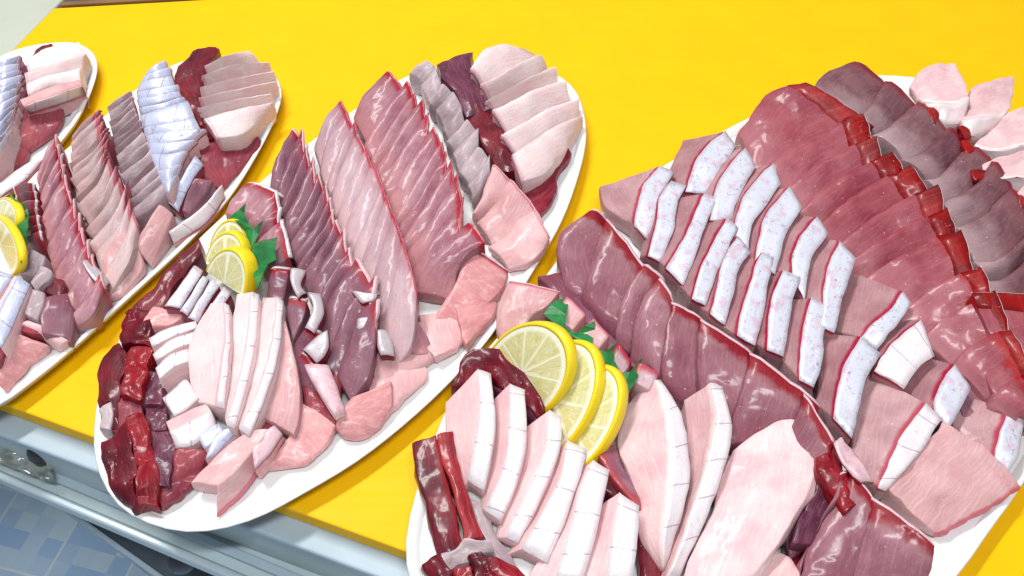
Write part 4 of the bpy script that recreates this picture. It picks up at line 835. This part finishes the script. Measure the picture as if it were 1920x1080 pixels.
K = {0: [(106,250),(86,285),(70,332)], 4: [(122,330),(100,368),(78,415)], 8: [(152,420),(126,462),(98,515)], 12: [(196,540),(172,590),(132,622)]}
fan(12, K, [37,34,27], 'pinkgrey', 'the pink grey fan with a light ridge, second platter', 'pink grey fan '+RG, drop=5, saw=.3, esw=1.6, esd=1.5, jit=1.2, endskin='s_pale', zk=[33,29,18], lump=.6)
piece(2, [[(362,455),(400,515),(462,575)], [(380,440),(440,480),(480,545)]], [[34,32,28],[31,29,25]], 's', 'rosecut', 's_grey', 'curled grey skin strip at the front of the pink grey fan', 'loose strips '+RG, t=6)
K = {0: q('A',[(158,60),(115,58),(68,75)]), 7: q('A',[(190,315),(155,335),(118,350)])}
fan(7, K, [36,33,27], 'mauve', 'the small dark column beside the green leaf', 'small dark column '+RG, drop=6, saw=.25, endskin='s_white', esw=1.2, esd=1, rim='01', jit=1)
FG = 'flat pink slices '+RG
for Zk, A_, B_, z_, sp_, lab in [
  (2,[(510,330),(450,440),(478,612)],[(592,330),(625,470),(545,595)],[[30,24,14],[26,18,12]],'blush','pale pink slice below the beige fan on the front rim'),
  (2,[(300,590),(310,650),(335,722)],[(440,540),(475,605),(400,690)],[[24,19,13],[22,15,12]],'blush','flat pinkish slice at the foot of pink grey fan'),
  ('A',[(135,360),(110,420),(98,478)],[(208,392),(195,440),(155,482)],[33,31],'glassy','pale block right of the lemon slices at the left edge'),
  ('A',[(180,435),(160,480),(140,520)],[(240,465),(220,505),(165,555)],[31,29],'glassy','second pale block, below the one beside the lemons'),
  ('A',[(145,545),(130,610),(118,660)],[(208,565),(200,620),(170,692)],[29,27],'glassy','third pale block, left of the striped mauve piece'),
  ('A',[(205,585),(188,660),(190,745)],[(305,560),(340,690),(325,790)],[[30,29,26],[26,23,18]],'mauve','striped mauve piece at the front of the second platter'),
  ('A',[(235,490),(205,520),(200,560)],[(290,500),(295,550),(280,590)],[24,24],'red','small dark red scrap above the striped mauve piece'),
  ('A',[(70,640),(55,700),(90,740)],[(125,640),(130,690),(190,760)],[22,22],'rosecut','small dark scrap left of the third pale block'),
  ('A',[(95,712),(170,745),(270,815)],[(130,690),(210,720),(310,780)],[[24,22,17],[25,24,20]],'palecut','curled pale rind strip under the striped mauve piece'),
  ('A',[(45,745),(10,840),(-20,960)],[(230,800),(140,880),(25,1012)],[[24,22,18],[15,13,12]],'salmon','salmon pink slice at the lower left on the front rim'),
  ('A',[(40,690),(0,790),(-40,880)],[(80,720),(40,800),(0,890)],[26,24],'rosecut','dark edged slice between white scored piece and salmon slice')]:
    piece(Zk, [A_, B_], z_, 'f', sp_, label=lab, group=FG, lump=1)
piece('A', [[(-40,520),(-60,640),(-80,760)], [(80,485),(15,610),(-40,730)], [(140,522),(85,650),(5,815)]], [28,36,32], 'fs', 'palecut', 's_silvercut', 'white scored slice at the left edge, nearest the rim', 'white scored slices '+RG, nu=10)
piece('A', [[(-60,440),(-70,500),(-80,560)], [(0,462),(-20,510),(-40,560)], [(62,482),(20,540),(-30,600)]], [30,38,36], 'fs', 'palecut', 's_silvercut', 'white scored slice at the left edge just below the lemons', 'white scored slices '+RG, nu=8)
piece(1, [[(1235,610),(1150,690),(1130,790),(1190,880)], [(1495,588),(1548,662),(1440,800),(1320,935)]], [[22,22,20,18],[17,14,13,12]], 'f', 'rosecut', label='flat dark red slice along the right rim of the second platter', group='dark meat '+RG, lump=.9)
piece(1, [[(1160,740),(1090,860),(1000,1020)], [(1212,790),(1125,920),(1062,1072)]], [[31,30,26],[28,27,22]], 's', 'rosecut', 's_silvercut', 'silver strip lying below the silver fillet, second platter', 'loose strips '+RG, t=8)
piece(1, [[(1140,870),(1110,960),(1080,1060)], [(1266,885),(1240,940),(1130,1090)]], [[27,25,20],[24,21,16]], 'f', 'mauve', label='glossy mauve flap right of the silver strip, second platter', group='loose strips '+RG)
piece(2, [[(975,108),(880,215),(742,318)], [(990,165),(905,275),(765,364)]], [[22,22,22],[15,15,15]], 's', 'blush', 's_white', 'long pale strip on the right rim of the second platter', 'loose strips '+RG, t=9)
piece(1, [[(1155,110),(1040,260),(1075,370),(1150,530)], [(1312,100),(1235,210),(1205,380),(1210,560)]], [[28,30,29,26],[24,28,28,26]], 'f', 'red', label='dark red meat at the back tip of the second platter', group='dark meat '+RG, lump=2, e0=.2)
piece(1, [[(1150,520),(1160,600),(1180,650)], [(1225,540),(1250,600),(1280,640)]], [24,23], 'f', 'red', label='dark red scrap between silver fillet and white fan, second platter', group='dark meat '+RG, lump=2)
K = {0: q(1,[(1215,205),(1350,145),(1480,108)]), 1: q(1,[(1215,255),(1370,200),(1592,172)]), 2: q(1,[(1205,330),(1370,285),(1610,240)]), 3: q(1,[(1190,405),(1350,360),(1618,305)]), 4: q(1,[(1188,455),(1350,410),(1615,365)]), 5: q(1,[(1205,520),(1370,475),(1605,430)]), 6: q(1,[(1300,632),(1450,605),(1600,490)])}
fan(6, K, [38,36,28], 'pale', 'the white fan at the back of the second platter', 'white fan '+RG, drop=11, ext=1.2, saw=.25, saw1=.25, endskin='s_white', esw=1, esd=3, lump=.7, crown=.003)
# ================================================================== FAR LEFT PLATTER
RG = 'on the far left platter'
K = {0: q(1,[(-60,200),(30,165),(110,142)]), 4: q(1,[(-60,340),(20,325),(115,300)]), 8: q(1,[(-60,560),(0,535),(80,470)]), 12: q(1,[(-60,800),(-20,745),(45,645)])}
fan(12, K, [34,37,34], 'palecut', 'the silver fillet cut by the left edge', 'silver fillet slices '+RG, drop=2.5, ext=1.1, saw=0, rim='1', endskin='s_pale', esw=1, esd=3, bands='s', sk='s_silvercut', crown=.001, lump=.35, nu=9, jit=2)
K = {0: q(1,[(165,165),(280,100),(465,62)]), 1: q(1,[(165,230),(320,180),(540,120)]), 2: q(1,[(165,300),(300,260),(520,200)]), 3: q(1,[(170,380),(290,320),(480,290)])}
fan(3, K, [36,34,28], 'pale', 'the white group at the top left corner', 'white slices '+RG, drop=5, ext=1.2, saw=.03, endskin='s_white', esw=1, esd=3, lump=.9)
piece(1, [[(118,402),(300,330),(475,285)], [(140,440),(310,385),(490,320)], [(178,488),(320,440),(505,372)]], [[33,33,30],[34,33,29],[22,20,17]], 'fs', 'blush', 's_white', 'lowest white slice with pink face on the far left platter', 'white slices '+RG, nu=10)
piece(1, [[(115,220),(100,320),(85,380)], [(175,190),(175,300),(135,420)]], [26,26], 'f', 'purple', label='dark purple meat sliver right of the cropped silver fillet', lump=1.5)
piece(1, [[(205,115),(190,150),(180,190)], [(305,62),(300,90),(290,130)]], [26,28], 'f', 'red', label='dark red meat tip behind the white slices at top left', lump=1.5)
piece(1, [[(110,440),(85,560),(55,665)], [(375,425),(345,560),(180,695)]], [[22,21,20],[15,14,13]], 'f', 'rosecut', label='flat rose slice on the rim of the far left platter', lump=.8)
piece(1, [[(50,660),(10,780),(-30,900)], [(168,695),(120,790),(0,930)]], [[20,20,19],[14,13,12]], 'f', 'rosecut', label='dark rose slice below the flat rose one, far left platter', lump=.8)
piece(2, [[(120,20),(55,60),(-10,110)], [(190,0),(110,85),(0,165)]], [[17,17,17],[15,15,14]], 's', 'blush', 's_white', 'pale lilac strip at the left edge beside the green leaf', t=5)
